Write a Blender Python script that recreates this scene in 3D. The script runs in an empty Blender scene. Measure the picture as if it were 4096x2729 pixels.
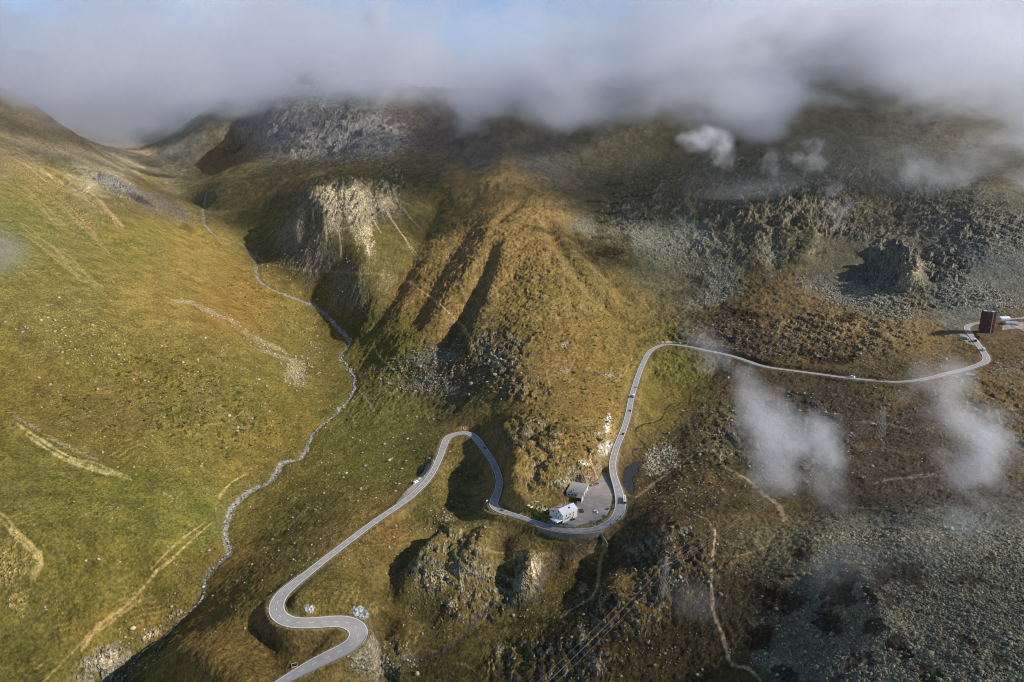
import bpy, bmesh, math, random
import numpy as np
from mathutils import Vector

# ------------------------------------------------------------------ camera, sky, sun
SC = bpy.context.scene
COL = SC.collection
PW, PH, FPX = 4096.0, 2729.0, 2730.0
PITCH = math.radians(14.5)
CS, SN = math.cos(PITCH), math.sin(PITCH)
ZC = 305.0
cam_d = bpy.data.cameras.new("camera")
cam_d.sensor_fit = 'HORIZONTAL'; cam_d.sensor_width = 36.0; cam_d.lens = 36.0 * FPX / PW
cam_d.clip_start = 1.0; cam_d.clip_end = 60000.0
cam = bpy.data.objects.new("camera", cam_d); COL.objects.link(cam)
cam.location = (0, 0, ZC); cam.rotation_euler = (math.pi / 2 - PITCH, 0, 0)
SC.camera = cam

SUN_EL, SUN_AZ = math.radians(31.0), math.radians(-13.0)   # azimuth measured from +x (right of the view) towards +y
sun_vec = Vector((math.cos(SUN_EL) * math.cos(SUN_AZ), math.cos(SUN_EL) * math.sin(SUN_AZ), math.sin(SUN_EL)))
world = bpy.data.worlds.new("World"); SC.world = world; world.use_nodes = True
wn = world.node_tree
sky = wn.nodes.new("ShaderNodeTexSky"); sky.sky_type = 'NISHITA'; sky.sun_disc = False
sky.sun_elevation = SUN_EL
sky.sun_rotation = math.pi / 2 - SUN_AZ
sky.altitude = 2300; sky.air_density = 1.0; sky.dust_density = 1.2; sky.ozone_density = 1.5
wn.links.new(sky.outputs[0], wn.nodes["Background"].inputs[0])
wn.nodes["Background"].inputs[1].default_value = 0.125
sun_d = bpy.data.lights.new("sun", 'SUN'); sun_d.energy = 4.3; sun_d.angle = math.radians(0.5)
sun_d.color = (1.0, 0.93, 0.82)
sun = bpy.data.objects.new("sun", sun_d); COL.objects.link(sun)
sun.rotation_euler = sun_vec.to_track_quat('Z', 'Y').to_euler()
SC.view_settings.view_transform = 'Standard'; SC.view_settings.look = 'None'
SC.view_settings.exposure = 0.4; SC.view_settings.gamma = 1.0
SC.render.engine = 'CYCLES'
cy = SC.cycles
cy.use_denoising = True; cy.denoising_prefilter = 'FAST'; SC.render.filter_size = 1.1; cy.filter_width = 1.1
cy.max_bounces = 6; cy.diffuse_bounces = 2; cy.glossy_bounces = 2; cy.transmission_bounces = 2
cy.transparent_max_bounces = 8

# ------------------------------------------------------------------ helpers: rays, noise
def ray(u, v):
    """photograph pixel -> (a, S): plan azimuth x/y and tangent of the depression angle, plus y per unit depth"""
    dx = (np.asarray(u, float) - PW / 2) / FPX; up = -(np.asarray(v, float) - PH / 2) / FPX
    yy = CS + up * SN
    return dx / yy, (SN - up * CS) / yy, yy

def project(x, y, z):
    d = y * CS - (z - ZC) * SN
    return PW / 2 + FPX * x / d, PH / 2 - FPX * (y * SN + (z - ZC) * CS) / d

def _hash(ix, iy, seed):
    h = (ix.astype(np.int64) * 374761393 + iy.astype(np.int64) * 668265263 + seed * 974634777) & 0xFFFFFFFF
    h = ((h ^ (h >> 13)) * 1274126177) & 0xFFFFFFFF
    h = h ^ (h >> 16)
    return h

def perlin(x, y, seed=0):
    ix = np.floor(x).astype(np.int32); iy = np.floor(y).astype(np.int32)
    fx = (x - ix).astype(np.float32); fy = (y - iy).astype(np.float32)
    ux = fx * fx * fx * (fx * (fx * 6 - 15) + 10); uy = fy * fy * fy * (fy * (fy * 6 - 15) + 10)
    def g(dx, dy):
        h = _hash(ix + dx, iy + dy, seed)
        an = (h & 1023).astype(np.float32) * np.float32(2 * math.pi / 1024)
        return np.cos(an) * (fx - dx) + np.sin(an) * (fy - dy)
    a0 = g(0, 0); a1 = g(1, 0); b0 = g(0, 1); b1 = g(1, 1)
    a = a0 + (a1 - a0) * ux; b = b0 + (b1 - b0) * ux
    return (a + (b - a) * uy) * 1.5

def fbm(x, y, scale, octv=4, seed=0, gain=0.5, ridged=False):
    out = np.zeros(np.shape(x), np.float32); amp = 1.0; tot = 0.0; s = 1.0 / scale
    for o in range(octv):
        n = perlin(x * s + 17.3 * o, y * s - 9.1 * o, seed + o * 7)
        if ridged: n = 1.0 - 2.0 * np.abs(n)
        out += amp * n; tot += amp; amp *= gain; s *= 2.03
    return out / tot

def sstep(e0, e1, x):
    t = np.clip((x - e0) / (e1 - e0), 0, 1); return t * t * (3 - 2 * t)

def catmull(P, step):
    """dense smooth polyline through control points (columns interpolated alike), spaced by step in the first two columns"""
    P = np.asarray(P, float); n = len(P)
    Q = np.vstack([2 * P[0] - P[1], P, 2 * P[-1] - P[-2]]); out = []
    for i in range(n - 1):
        p0, p1, p2, p3 = Q[i:i + 4]
        m = max(2, int(np.hypot(*(p2 - p1)[:2]) / step))
        t = np.arange(m)[:, None] / m
        out.append(0.5 * (2 * p1 + (p2 - p0) * t + (2 * p0 - 5 * p1 + 4 * p2 - p3) * t * t + (3 * p1 - p0 - 3 * p2 + p3) * t ** 3))
    out.append(P[-1:]); return np.vstack(out)

def resample(P, step):
    d = np.r_[0, np.cumsum(np.hypot(np.diff(P[:, 0]), np.diff(P[:, 1])))]
    n = max(2, int(d[-1] / step) + 1); t = np.linspace(0, d[-1], n)
    return np.stack([np.interp(t, d, P[:, i]) for i in range(P.shape[1])], 1)

# ------------------------------------------------------------------ layout: road and streams, photograph pixel + height
ROAD_PX = [(4330,1262),(4200,1268),(4096,1272),(4035,1277),(3980,1283),(3928,1290),(3888,1297),(3867,1309),(3871,1322),(3882,1338),(3895,1355),(3911,1376),(3926,1397),(3939,1416),
 (3946,1430),(3944,1443),(3932,1453),(3913,1460),(3874,1474),(3827,1485),(3769,1499),(3734,1509),(3657,1523),(3581,1528),(3530,1525),(3428,1516),(3351,1507),(3302,1500),
 (3181,1484),(3090,1472),(3035,1460),(2987,1443),(2938,1427),(2878,1412),(2817,1400),(2757,1387),(2696,1379),(2660,1379),(2631,1387),(2604,1403),(2586,1427),(2561,1481),
 (2540,1542),(2525,1597),(2513,1657),(2495,1718),(2470,1778),(2458,1815),(2451,1846),(2451,1873),(2455,1902),(2464,1931),(2473,1960),(2479,1984),(2483,2006),
 (2482,2025),(2477,2047),(2466,2067),(2447,2086),(2420,2102),(2386,2115),(2347,2121),(2306,2123),(2262,2120),(2224,2114),(2187,2105),(2156,2095),(2124,2084),
 (2099,2074),(2062,2063),(2029,2052),(2001,2042),(1980,2029),(1974,2012),(1980,1994),(1989,1972),(1995,1948),(1997,1923),(1992,1899),(1984,1875),(1974,1853),
 (1957,1826),(1940,1801),(1921,1775),(1903,1752),(1885,1738),(1863,1732),(1836,1734),(1808,1741),(1790,1752),(1781,1767),(1770,1798),(1758,1832),(1742,1868),
 (1721,1904),(1692,1940),(1655,1976),(1612,2010),(1489,2094),(1387,2171),(1290,2245),(1235,2290),(1200,2316),(1172,2339),(1140,2366),(1116,2396),(1105,2429),
 (1113,2458),(1139,2479),(1176,2490),(1220,2492),(1266,2490),(1309,2487),(1352,2485),(1395,2491),(1427,2511),(1435,2537),(1418,2568),(1384,2593),(1339,2615),
 (1295,2636),(1249,2659),(1203,2684),(1157,2710),(1126,2729),(1060,2772),(960,2840),(850,2920)]
ROAD_Z = {(4330,1262):94,(4096,1272):92,(3888,1297):84,(3946,1430):75,(3769,1499):68,(3581,1528):60,(3302,1500):50,(3035,1460):41,(2696,1379):32,(2586,1427):28,(2525,1597):20,
 (2470,1778):10,(2464,1931):4,(2483,2006):2,(2447,2086):0,(2306,2123):-2,(2099,2074):-4,(1974,2012):-5,(1997,1923):-7,(1903,1752):-10,(1836,1734):-12,(1758,1832):-14,
 (1612,2010):-18,(1387,2171):-22,(1172,2339):-25,(1105,2429):-26,(1266,2490):-28,(1435,2537):-31,(1295,2636):-36,(1126,2729):-42,(850,2920):-50}
def with_z(px, zd):
    i = [k for k, p in enumerate(px) if p in zd]
    s = np.r_[0, np.cumsum(np.hypot(*np.diff(np.array(px, float), axis=0).T))]
    z = np.interp(s, s[i], [zd[px[k]] for k in i])
    return [(p[0], p[1], zz) for p, zz in zip(px, z)]
ROAD = with_z(ROAD_PX, ROAD_Z)
STREAM_PX = [(330,2850),(430,2729),(520,2600),(640,2520),(740,2440),(800,2385),(815,2330),(850,2270),(920,2200),(900,2150),(905,2080),(935,2020),(1000,1960),(1080,1920),(1112,1880),(1135,1850),(1200,1830),(1225,1790),
 (1250,1730),(1300,1690),(1360,1640),(1400,1590),(1420,1530),(1400,1480),(1370,1440),(1365,1410),(1400,1370),(1350,1310),(1290,1250),(1230,1210),(1150,1180),(1080,1150),(1030,1110),(1020,1040),(960,980),(880,950),(820,900),(820,830),(860,760)]
STREAM_Z = {(330,2850):-105,(430,2729):-98,(640,2520):-84,(800,2385):-70,(905,2080):-60,(1112,1880):-54,(1400,1590):-43,(1350,1310):-22,(1150,1180):28,(1020,1040):72,(820,830):170,(860,760):225}
STREAM = with_z(STREAM_PX, STREAM_Z)
GULLY = [(2400,2180,-14),(2330,2210,-18),(2230,2240,-24),(2180,2290,-28),(2165,2350,-31),(2150,2390,-33),(2080,2410,-36),(2000,2412,-39),(1930,2450,-42),(1860,2530,-46),(1780,2590,-50),(1690,2620,-54),(1600,2670,-58),(1500,2760,-66)]

def w_z(u, v, z):
    a, S, yy = ray(u, v); y = (ZC - z) / S; return float(a * y), float(y), float(z)
def w_t(u, v, t):
    a, S, yy = ray(u, v); y = t * yy; return float(a * y), float(y), float(ZC - S * y)

CTRL = []
for lst in (ROAD[::2], STREAM, GULLY):
    for p in lst: CTRL.append(w_z(*p))
# the long grass slope left of the stream: rises from the stream line at a steady angle
st = np.array([w_z(*p) for p in STREAM]); o = np.argsort(st[:, 1]); sy, sx, sz = st[o, 1], st[o, 0], st[o, 2]
sx = np.convolve(np.pad(sx, 4, mode='edge'), np.ones(9) / 9, 'valid')
def slope_z(x, y, k): return np.interp(y, sy, sz) + k * np.maximum(0, np.interp(y, sy, sx) - x)
for u in (-800, -400, 0, 200, 400, 600, 800):
    for v in (3300, 2729, 2450, 2200, 1950, 1700, 1450, 1250, 1080, 950, 840, 740, 660, 580, 500, 430, 380):
        a, S, yy = ray(u, v); ys = np.linspace(250, 3200, 3000); k = 0.44
        hit = np.nonzero(slope_z(a * ys, ys, k) >= ZC - S * ys)[0]
        if not len(hit): continue
        y = ys[hit[0]]; x = a * y
        if np.interp(y, sy, sx) - x < 35: continue
        if u >= 200 and v < 545 + max(0, (u - 330)) * 0.55: continue
        CTRL.append((float(x), float(y), float(ZC - S * y)))
ZPTS = [  # photograph pixel and ground height
 (1000,3300,-105),(2000,3300,-60),(3000,3300,0),(4096,3300,40),(4800,3300,60),(500,3300,-110),
 (700,2600,-58),(850,2550,-52),(950,2420,-46),(1000,2250,-53),(1100,2150,-51),(1200,2050,-46),(1300,1950,-42),(1250,2380,-24),(1340,2380,-24),(1400,2300,-26),(1550,2200,-27),(1100,2600,-44),(1250,2570,-38),
 (1500,1900,-36),(1600,1800,-32),(1700,1650,-28),(1800,1600,-14),(1700,1900,-24),(1800,1900,-22),(1900,1950,-24),(1880,2050,-26),(1650,2100,-28),
 (1800,2100,-20),(1950,2150,-12),(1700,2300,-30),(1800,2400,-38),(1650,2450,-50),(1700,2520,-54),(1560,2600,-56),(2000,2260,-20),(2100,2330,-26),(1950,2350,-32),
 (2048,2729,-48),(2200,2600,-36),(2300,2450,-26),(2300,2729,-34),(2500,2650,-22),(2450,2300,-10),(2600,2500,-10),(2600,2200,6),(2560,2100,4),(2700,2000,14),(2620,1980,4),(2900,2100,18),(3000,2000,20),(3000,2300,16),(2800,2400,4),(2700,2729,-18),(3000,2729,0),
 (2530,1960,-4),(2560,1880,-4),(2580,1780,-2),(2650,1650,4),(2620,1550,10),(2700,1500,18),(2800,1700,14),(2750,1850,8),(3100,1600,30),(3300,1700,32),(3500,1700,38),(3500,1900,34),(3900,1700,52),(4200,1700,58),(3900,1950,46),(4200,1950,52),
 (3200,2100,24),(3500,2080,34),(3300,2130,34),(3600,2125,46),(4000,2140,54),(4500,2150,60),(3400,2400,36),(3800,2400,50),(4300,2400,60),(3300,2729,24),(3600,2729,40),(3900,2729,52),(4500,2729,66),
 (3000,1400,46),(3200,1330,60),(3400,1400,62),(3300,1250,76),(3000,1250,64),(2750,1300,42),(3700,1300,80),(3800,1400,73),(4096,1400,80),(4600,1300,105),(4096,1500,72),(4600,1500,80),(3965,1335,82),
 (2350,2060,1),(2400,1990,1.5),(2440,1930,3),(2330,1985,1.5),(2280,2060,1),(2290,1950,5),(2200,2050,1),(2130,2030,3),(2080,2000,8),(2150,1950,11),(2250,1880,17),(2350,1830,17),(2100,1880,16),(2060,1820,18),(2040,1920,12),(2180,1800,22),(2300,1700,27),(2150,1700,24),(2040,1700,16),(2400,1700,23),(2430,1620,23),
 (2000,1600,18),(2200,1500,37),(2400,1500,32),(2480,1420,32),(1900,1650,2),(2200,1600,27),(2100,1550,32),
 (1600,1500,-18),(1550,1600,-30),(1500,1750,-38),(1450,1300,0),(1480,1420,-20)]
for p in ZPTS: CTRL.append(w_z(*p))
TPTS = [  # photograph pixel and depth along the view axis
 (900,700,2900),(950,600,3500),(500,470,5200),(700,520,4500),(350,540,4600),(600,600,3900),(850,640,3300),(700,660,3200),
 (1300,640,2400),(1300,540,2600),(1300,430,2850),(1550,450,2700),(1100,420,3100),(900,500,3500),(1000,650,2600),(1000,800,2150),(1150,750,2100),(1100,950,1800),(950,900,2000),(1150,1080,1600),
 (1400,720,1850),(1200,850,1750),(1250,950,1620),(1400,950,1570),(1450,1050,1480),(1600,800,1850),(1650,700,2150),(1700,560,2500),(1500,600,2350),(1680,950,1700),(1580,1150,1450),(1500,1250,1350),
 (1950,690,1900),(1950,800,1760),(1960,880,1640),(2000,1000,1430),(1970,1150,1290),(1900,1300,1140),(1880,1430,1035),(1780,820,1860),(1720,1000,1545),(1680,1150,1395),(1640,1280,1250),(1600,1400,1130),(1800,1180,1310),(1760,1330,1165),
 (2150,800,1720),(2250,880,1600),(2200,1000,1400),(2400,1100,1330),(2350,950,1560),(2200,1300,1080),(2400,1300,1150),(2300,1150,1250),(2550,1250,1240),
 (2900,1150,1330),(3400,1150,1250),(3800,1200,1070),(4200,1150,1060),(2700,1000,1540),(3100,950,1430),(3500,1000,1340),(3650,1080,1210),(3900,1000,1190),(4200,1000,1150),(2700,800,1780),(3100,750,1660),(3500,800,1600),(3900,800,1430),(4300,800,1350),
 (2500,600,2100),(3000,500,2000),(3500,500,1930),(4000,600,1720),(4500,600,1650),(2500,350,2500),(3200,200,2500),(4000,300,2150),(4700,300,2100),(2000,500,2450),(2000,300,2950),(1700,300,3100),(2300,700,2000),(2000,-200,3800),(3000,-200,3000),(4500,-200,2700),(1200,200,3600),(500,200,6000),(-400,100,3600),(800,200,6300)]
for p in TPTS: CTRL.append(w_t(*p))
CTRL = np.array(CTRL)
ca, cL, cS = CTRL[:, 0] / CTRL[:, 1], np.log(CTRL[:, 1]), (ZC - CTRL[:, 2]) / CTRL[:, 1]
AX, LX = 2.2, 1.6
def tps_fit(px, py, val, lam):
    n = len(px); r2 = (px[:, None] - px) ** 2 + (py[:, None] - py) ** 2
    K = 0.5 * r2 * np.log(r2 + 1e-12) + lam * np.eye(n)
    Pm = np.stack([np.ones(n), px, py], 1)
    A = np.block([[K, Pm], [Pm.T, np.zeros((3, 3))]])
    return np.linalg.solve(A, np.r_[val, 0, 0, 0])
Wt = tps_fit(ca * AX, cL * LX, cS, 2e-4)
NA, NL = 1720, 1720
A0, A1, L0, L1 = -0.98, 0.98, math.log(200.0), math.log(6800.0)
ga, gL = np.linspace(A0, A1, NA), np.linspace(L0, L1, NL)
CA, CL = 170, 190
xa, xL = np.linspace(A0, A1, CA), np.linspace(L0, L1, CL)
XA, XL = np.meshgrid(xa, xL)
acc = Wt[-3] + Wt[-2] * XA * AX + Wt[-1] * XL * LX
for i in range(len(ca)):
    r2 = (XA - ca[i]) ** 2 * AX * AX + (XL - cL[i]) ** 2 * LX * LX
    acc = acc + Wt[i] * 0.5 * r2 * np.log(r2 + 1e-12)
def upsample(G):   # cubic along both axes
    def ax1(G, n):
        m = G.shape[1]; t = np.linspace(0, m - 1, n); i = np.clip(np.floor(t).astype(int), 0, m - 2); f = t - i
        g = lambda k: G[:, np.clip(i + k, 0, m - 1)]
        p0, p1, p2, p3 = g(-1), g(0), g(1), g(2)
        return 0.5 * (2 * p1 + (p2 - p0) * f + (2 * p0 - 5 * p1 + 4 * p2 - p3) * f * f + (3 * p1 - p0 - 3 * p2 + p3) * f ** 3)
    return ax1(ax1(G, NA).T, NL).T
S = upsample(acc)
Y = np.exp(gL)[:, None] * np.ones((1, NA)); X = Y * ga[None, :]
Z = ZC - S * Y
BASE = Z.copy()

def cast(u, v, H=None):
    """where the sight line through photograph pixel (u, v) first meets the ground"""
    H = Z if H is None else H
    a, Sr, yy = ray(u, v); a = float(a); Sr = float(Sr)
    ia = min(max((a - A0) / (A1 - A0) * (NA - 1), 0), NA - 1.001); i = int(ia); f = ia - i
    col = H[:, i] * (1 - f) + H[:, i + 1] * f
    e = col - (ZC - Sr * Y[:, 0])
    h = np.nonzero(e >= 0)[0]
    if not len(h): j = NL - 2; w = 0.0
    else:
        j = max(int(h[0]) - 1, 0); d = e[j + 1] - e[j]; w = float(np.clip(-e[j] / d, 0, 1)) if abs(d) > 1e-9 else 0.0
    y = math.exp(gL[j] + w * (gL[1] - gL[0])); return a * y, y, float(col[j] * (1 - w) + col[j + 1] * w)

def ground(x, y, H=None):
    H = Z if H is None else H
    x = np.asarray(x, float); y = np.asarray(y, float)
    ia = np.clip((x / y - A0) / (A1 - A0) * (NA - 1), 0, NA - 1.001); il = np.clip((np.log(y) - L0) / (L1 - L0) * (NL - 1), 0, NL - 1.001)
    i = ia.astype(int); j = il.astype(int); f = ia - i; g = il - j
    return (H[j, i] * (1 - f) + H[j, i + 1] * f) * (1 - g) + (H[j + 1, i] * (1 - f) + H[j + 1, i + 1] * f) * g

def window(P, r):
    P = np.asarray(P); y0, y1 = max(P[:, 1].min() - r, 201), P[:, 1].max() + r
    a = np.r_[(P[:, 0] - r) / np.maximum(P[:, 1] - r, 150), (P[:, 0] + r) / np.maximum(P[:, 1] - r, 150), (P[:, 0] - r) / (P[:, 1] + r), (P[:, 0] + r) / (P[:, 1] + r)]
    i0 = int(np.clip((a.min() - A0) / (A1 - A0) * (NA - 1), 0, NA - 2)); i1 = int(np.clip((a.max() - A0) / (A1 - A0) * (NA - 1) + 2, 2, NA))
    j0 = int(np.clip((math.log(y0) - L0) / (L1 - L0) * (NL - 1), 0, NL - 2)); j1 = int(np.clip((math.log(y1) - L0) / (L1 - L0) * (NL - 1) + 2, 2, NL))
    return slice(j0, j1), slice(i0, i1)

def line_field(P, r, extra=None):
    """distance, side and interpolated extra column to polyline P on the grid window within r"""
    P = np.asarray(P, float); w = window(P, r); x, y = X[w], Y[w]
    D = np.full(x.shape, 1e9); E = np.zeros(x.shape); SG = np.zeros(x.shape); T = np.zeros(x.shape)
    s = np.r_[0, np.cumsum(np.hypot(np.diff(P[:, 0]), np.diff(P[:, 1])))]
    for k in range(len(P) - 1):
        ws = window(P[k:k + 2], r)
        sub = (slice(max(ws[0].start - w[0].start, 0), ws[0].stop - w[0].start), slice(max(ws[1].start - w[1].start, 0), ws[1].stop - w[1].start))
        xx, yy = x[sub], y[sub]
        if xx.size == 0: continue
        ax, ay = P[k, :2]; bx, by = P[k + 1, :2]; dx, dy = bx - ax, by - ay; l2 = dx * dx + dy * dy + 1e-9
        t = np.clip(((xx - ax) * dx + (yy - ay) * dy) / l2, 0, 1)
        d = np.hypot(xx - ax - t * dx, yy - ay - t * dy); m = d < D[sub]
        D[sub] = np.where(m, d, D[sub]); T[sub] = np.where(m, s[k] + t * (s[k + 1] - s[k]), T[sub])
        SG[sub] = np.where(m, np.sign((xx - ax) * dy - (yy - ay) * dx), SG[sub])
        if extra is not None: E[sub] = np.where(m, extra[k] + t * (extra[k + 1] - extra[k]), E[sub])
    return w, D, SG, E, T, s[-1]
# ------------------------------------------------------------------ relief
def px_line(pts, step=15):
    P = catmull(pts, step); return np.array([cast(p[0], p[1], BASE) for p in P])
wx = fbm(X, Y, 60, 3, 11); wy = fbm(X, Y, 60, 3, 12)      # domain warp shared by relief and colour
U, V = project(X, Y, Z)
RELIEF = [  # (photograph line, height in m (+ ridge, - gully), half width in m)
 ([(1760,760),(1715,900),(1640,1050),(1570,1180),(1500,1300),(1440,1400)], -10, 22),
 ([(1930,860),(1850,960),(1760,1090),(1690,1210),(1640,1330)], -10, 24),
 ([(1975,900),(1920,1010),(1850,1120),(1780,1230),(1700,1380)], 8, 24),
 ([(1985,960),(1950,1080),(1890,1200),(1820,1320),(1740,1450)], -12, 20),
 ([(2010,950),(1995,1080),(1960,1180),(1930,1290),(1880,1400),(1840,1500)], 10, 24),
 ([(2180,880),(2230,980),(2300,1080),(2400,1200),(2520,1310)], -9, 16),
 ([(2270,900),(2340,1010),(2430,1110),(2540,1230)], -7, 14),
 ([(2110,760),(2050,840),(1960,930)], -8, 16),
 ([(1250,760),(1290,850),(1320,950)], 7, 16), ([(1400,720),(1440,850),(1460,960)], 8, 15), ([(1330,740),(1370,860)], -6, 10), ([(1540,740),(1560,830),(1600,930)], 6, 14), ([(1480,730),(1500,830),(1520,920)], -6, 9),
 ([(1190,840),(1180,920),(1190,1000)], 9, 18),
 ([(350,700),(450,740),(560,800)], 9, 22),
 ([(600,1170),(800,1270),(1000,1400),(1150,1520)], 4, 16), ([(640,1210),(780,1250),(950,1310),(1180,1430),(1200,1520)], -4, 14), ([(600,980),(800,1080),(1000,1190),(1150,1300)], 5, 16), ([(300,1260),(550,1400),(800,1600),(950,1800)], 5, 20),
 ([(0,1650),(250,1800),(500,1900),(600,1960)], 4, 14), ([(0,620),(200,720),(350,800),(480,930)], -6, 16), ([(0,520),(200,600),(330,730)], -6, 14),
 ([(800,2750),(860,2640),(920,2520),(1000,2400)], 6, 30),
 # crags below the loop
 ([(1830,2110),(1740,2190),(1640,2300),(1590,2420)], 9, 14), ([(1780,2080),(1680,2160),(1590,2280),(1540,2420)], -9, 13),
 ([(1960,2110),(1900,2200),(1880,2330)], 6, 11), ([(2000,2130),(2010,2230),(1990,2330)], -7, 9),
 ([(2140,2230),(2110,2300),(2110,2360)], 11, 11), ([(2060,2220),(2050,2310),(2040,2390)], -9, 10),
 ([(1640,2480),(1590,2600),(1530,2690)], 8, 14), ([(1560,2450),(1500,2560),(1480,2680)], -5, 12),
 # knoll left of the house, its edge above the road
 ([(2000,1700),(2030,1790),(2050,1880),(2030,1960)], 6, 11), ([(2160,1830),(2120,1920),(2080,1970)], -5, 8), ([(2250,1660),(2150,1720),(2080,1780)], -5, 9),
 # right terraces
 ([(2570,2080),(2650,2090),(2720,2150)], 5, 18), ([(2540,2180),(2560,2300),(2500,2400)], -6, 18), ([(2850,1690),(2950,1800),(3100,1950)], -5, 20), ([(3300,1900),(3500,1830),(3800,1850)], 4, 20),
 ([(3300,2290),(3420,2330),(3480,2450),(3560,2600)], 7, 12), ([(3230,2260),(3330,2420),(3400,2560)], -6, 12),
 ([(3560,1010),(3600,1060),(3630,1170)], 26, 22), ([(3500,1000),(3490,1060),(3520,1130)], -22, 24), ([(3180,1060),(3230,1000),(3260,930)], 8, 16), ([(3080,800),(3090,950),(3100,1090)], -8, 16),
]
for pts, h, wd in RELIEF:
    P = px_line(pts); w, D, SG, E, T, tl = line_field(P, wd * 2.6)
    D = D + wd * 0.35 * wx[w]
    Z[w] += h * np.exp(-(D / wd) ** 2) * sstep(0, 0.12 * tl, T) * sstep(0, 0.12 * tl, tl - T)
# rock bands: photograph ellipse (u, v, ru, rv, tilt), roughness height m, grain m
CRAG = [(3250,780,600,200,5,13,42,1.6),(3850,880,350,160,15,10,38,1.5),(2650,800,250,150,0,9,36,1.5),(3000,980,400,90,0,7,30,1.3),(1350,540,280,120,0,48,90),(1050,500,200,70,25,30,90),(1400,810,230,110,8,15,22,4.0),(1560,720,80,90,0,14,24,3.0),(460,750,120,40,25,16,30),
 (2850,820,260,120,10,26,45),(2500,880,140,70,0,12,30),(3250,820,250,120,0,24,45),(3560,1060,130,120,0,30,36),(3780,1070,120,90,20,18,34),(3400,900,180,80,0,14,34),(3850,900,160,70,20,12,30),
 (2000,1420,130,110,0,9,16),(2100,1560,120,60,0,7,14),(2250,1880,200,110,0,5.5,14),(2150,1750,160,120,0,6,15),(2380,1780,70,80,0,5,12),
 (1950,1150,330,330,0,5,36),(1850,1000,120,200,20,5,26),(2250,1150,200,250,0,4,30),(1450,1150,150,150,0,4,26),(1200,1000,150,150,0,6,30),(700,1500,600,300,20,1.6,24),(300,800,300,200,25,4,40),(1780,2250,170,130,-30,7,24),(2050,2320,170,110,0,6,24),(1500,2640,130,90,0,6,20),(1420,2480,60,50,0,5,10),(1900,2430,160,80,0,5,14),(2560,1650,80,60,0,2,8),
 (2200,2650,300,120,0,6,18),(2500,2450,220,150,0,5,18),(2700,2250,220,160,0,5,20),(3100,1750,350,180,0,5,22),(3300,1350,400,100,0,6,24),(2850,1350,220,60,0,5,20),
 (430,2640,160,80,-30,8,14),(640,2560,90,40,-30,6,12),(3700,1200,300,60,0,6,16),(4000,1700,200,200,0,4,20)]
def ell(u, v, ru, rv, tilt, warp=0.35):
    t = math.radians(tilt); du, dv = U - u, V - v
    p = (du * math.cos(t) + dv * math.sin(t)) / ru; q = (-du * math.sin(t) + dv * math.cos(t)) / rv
    return np.sqrt(p * p + q * q) + warp * wx
crag_mask = np.zeros(X.shape, np.float32)
def sub_ell(u, v, ru, rv, reach=1.8):
    """grid window likely to hold that photograph ellipse"""
    m = (np.abs(U - u) < reach * max(ru, rv)) & (np.abs(V - v) < reach * max(ru, rv))
    jj = np.nonzero(m.any(1))[0]; ii = np.nonzero(m.any(0))[0]
    if not len(jj): return None
    return slice(jj[0], jj[-1] + 1), slice(ii[0], ii[-1] + 1)
for (u, v, ru, rv, tilt, h, gr, *stx) in CRAG:
    sy_ = 1.0 / stx[0] if stx else 0.8
    w = sub_ell(u, v, ru, rv)
    if w is None: continue
    t = math.radians(tilt); du, dv = U[w] - u, V[w] - v
    p = (du * math.cos(t) + dv * math.sin(t)) / ru; q = (-du * math.sin(t) + dv * math.cos(t)) / rv
    m = sstep(1.15, 0.55, np.sqrt(p * p + q * q) + 0.3 * wx[w])
    n = fbm(X[w] + gr * .4 * wx[w], Y[w] * sy_ + gr * .4 * wy[w], gr, 5, int(u + v), 0.55, ridged=True)
    n2 = fbm(X[w], Y[w], gr * 2.2, 2, int(u * 3 + v))
    st_ = n * 0.6 + n2 * 0.6
    st_ = st_ + 0.10 * np.sin(st_ * 22.0)           # ledges
    Z[w] += m * h * (st_ - 0.15)
    crag_mask[w] = np.maximum(crag_mask[w], m * np.clip(h / 12.0, 0.3, 1.0))
q = (Z + 0.22 * X + 4.0 * fbm(X, Y, 30, 3, 191)) / 5.5; fr = q - np.floor(q); Z += np.clip(crag_mask, 0, .9) * 5.5 * 0.8 * (sstep(.3, .7, fr) - fr)
# rolling ground everywhere, stronger on the moor to the right
moor = sstep(2300, 2900, U) * sstep(1000, 1200, V) + 0.25
Z += moor * 2.2 * fbm(X, Y, 55, 4, 31) + 0.9 * fbm(X, Y, 18, 3, 35) + (0.75 + 1.3 * crag_mask + 0.5 * moor) * fbm(X, Y, 6.0, 3, 41, 0.7) + 2.2 * sstep(700, 1800, Y) * fbm(X, Y, 22, 4, 43, 0.65)
far = sstep(1300, 2400, Y)
midm = sstep(800, 950, Y) * sstep(2300, 1800, Y) * sstep(-330, -230, X + 0.12 * (Y - 1100)) * sstep(1.4, 1.0, X / 500)
Z += midm * (3.6 * (fbm(X + 8 * wx, Y * 0.55, 30, 5, 47, 0.62, ridged=True) - 0.3) + 1.5 * fbm(X, Y, 9, 3, 48, 0.6, ridged=True))
Z += far * (16 * fbm(X, Y, 260, 5, 51, 0.5, ridged=True) + 8 * fbm(X, Y, 70, 4, 55, 0.55))
del wy
zc = 590 + 70 * fbm(X, Y, 700, 3, 61) + 60 * fbm(X, Y, 160, 4, 63, ridged=True) + 0.05 * np.maximum(X, 0) * 0
kq = sstep(1500, 2300, Y); zc = zc + 260 * sstep(300, 1200, X) + 0.16 * np.maximum(Y - 2600, 0) * sstep(-300, -1100, X); cap = Z * (1 - kq) + zc * kq
hh = np.clip(0.5 + 0.5 * (cap - Z) / 60.0, 0, 1); Z = cap + (Z - cap) * hh - 60.0 * hh * (1 - hh) * kq + 0
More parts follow.
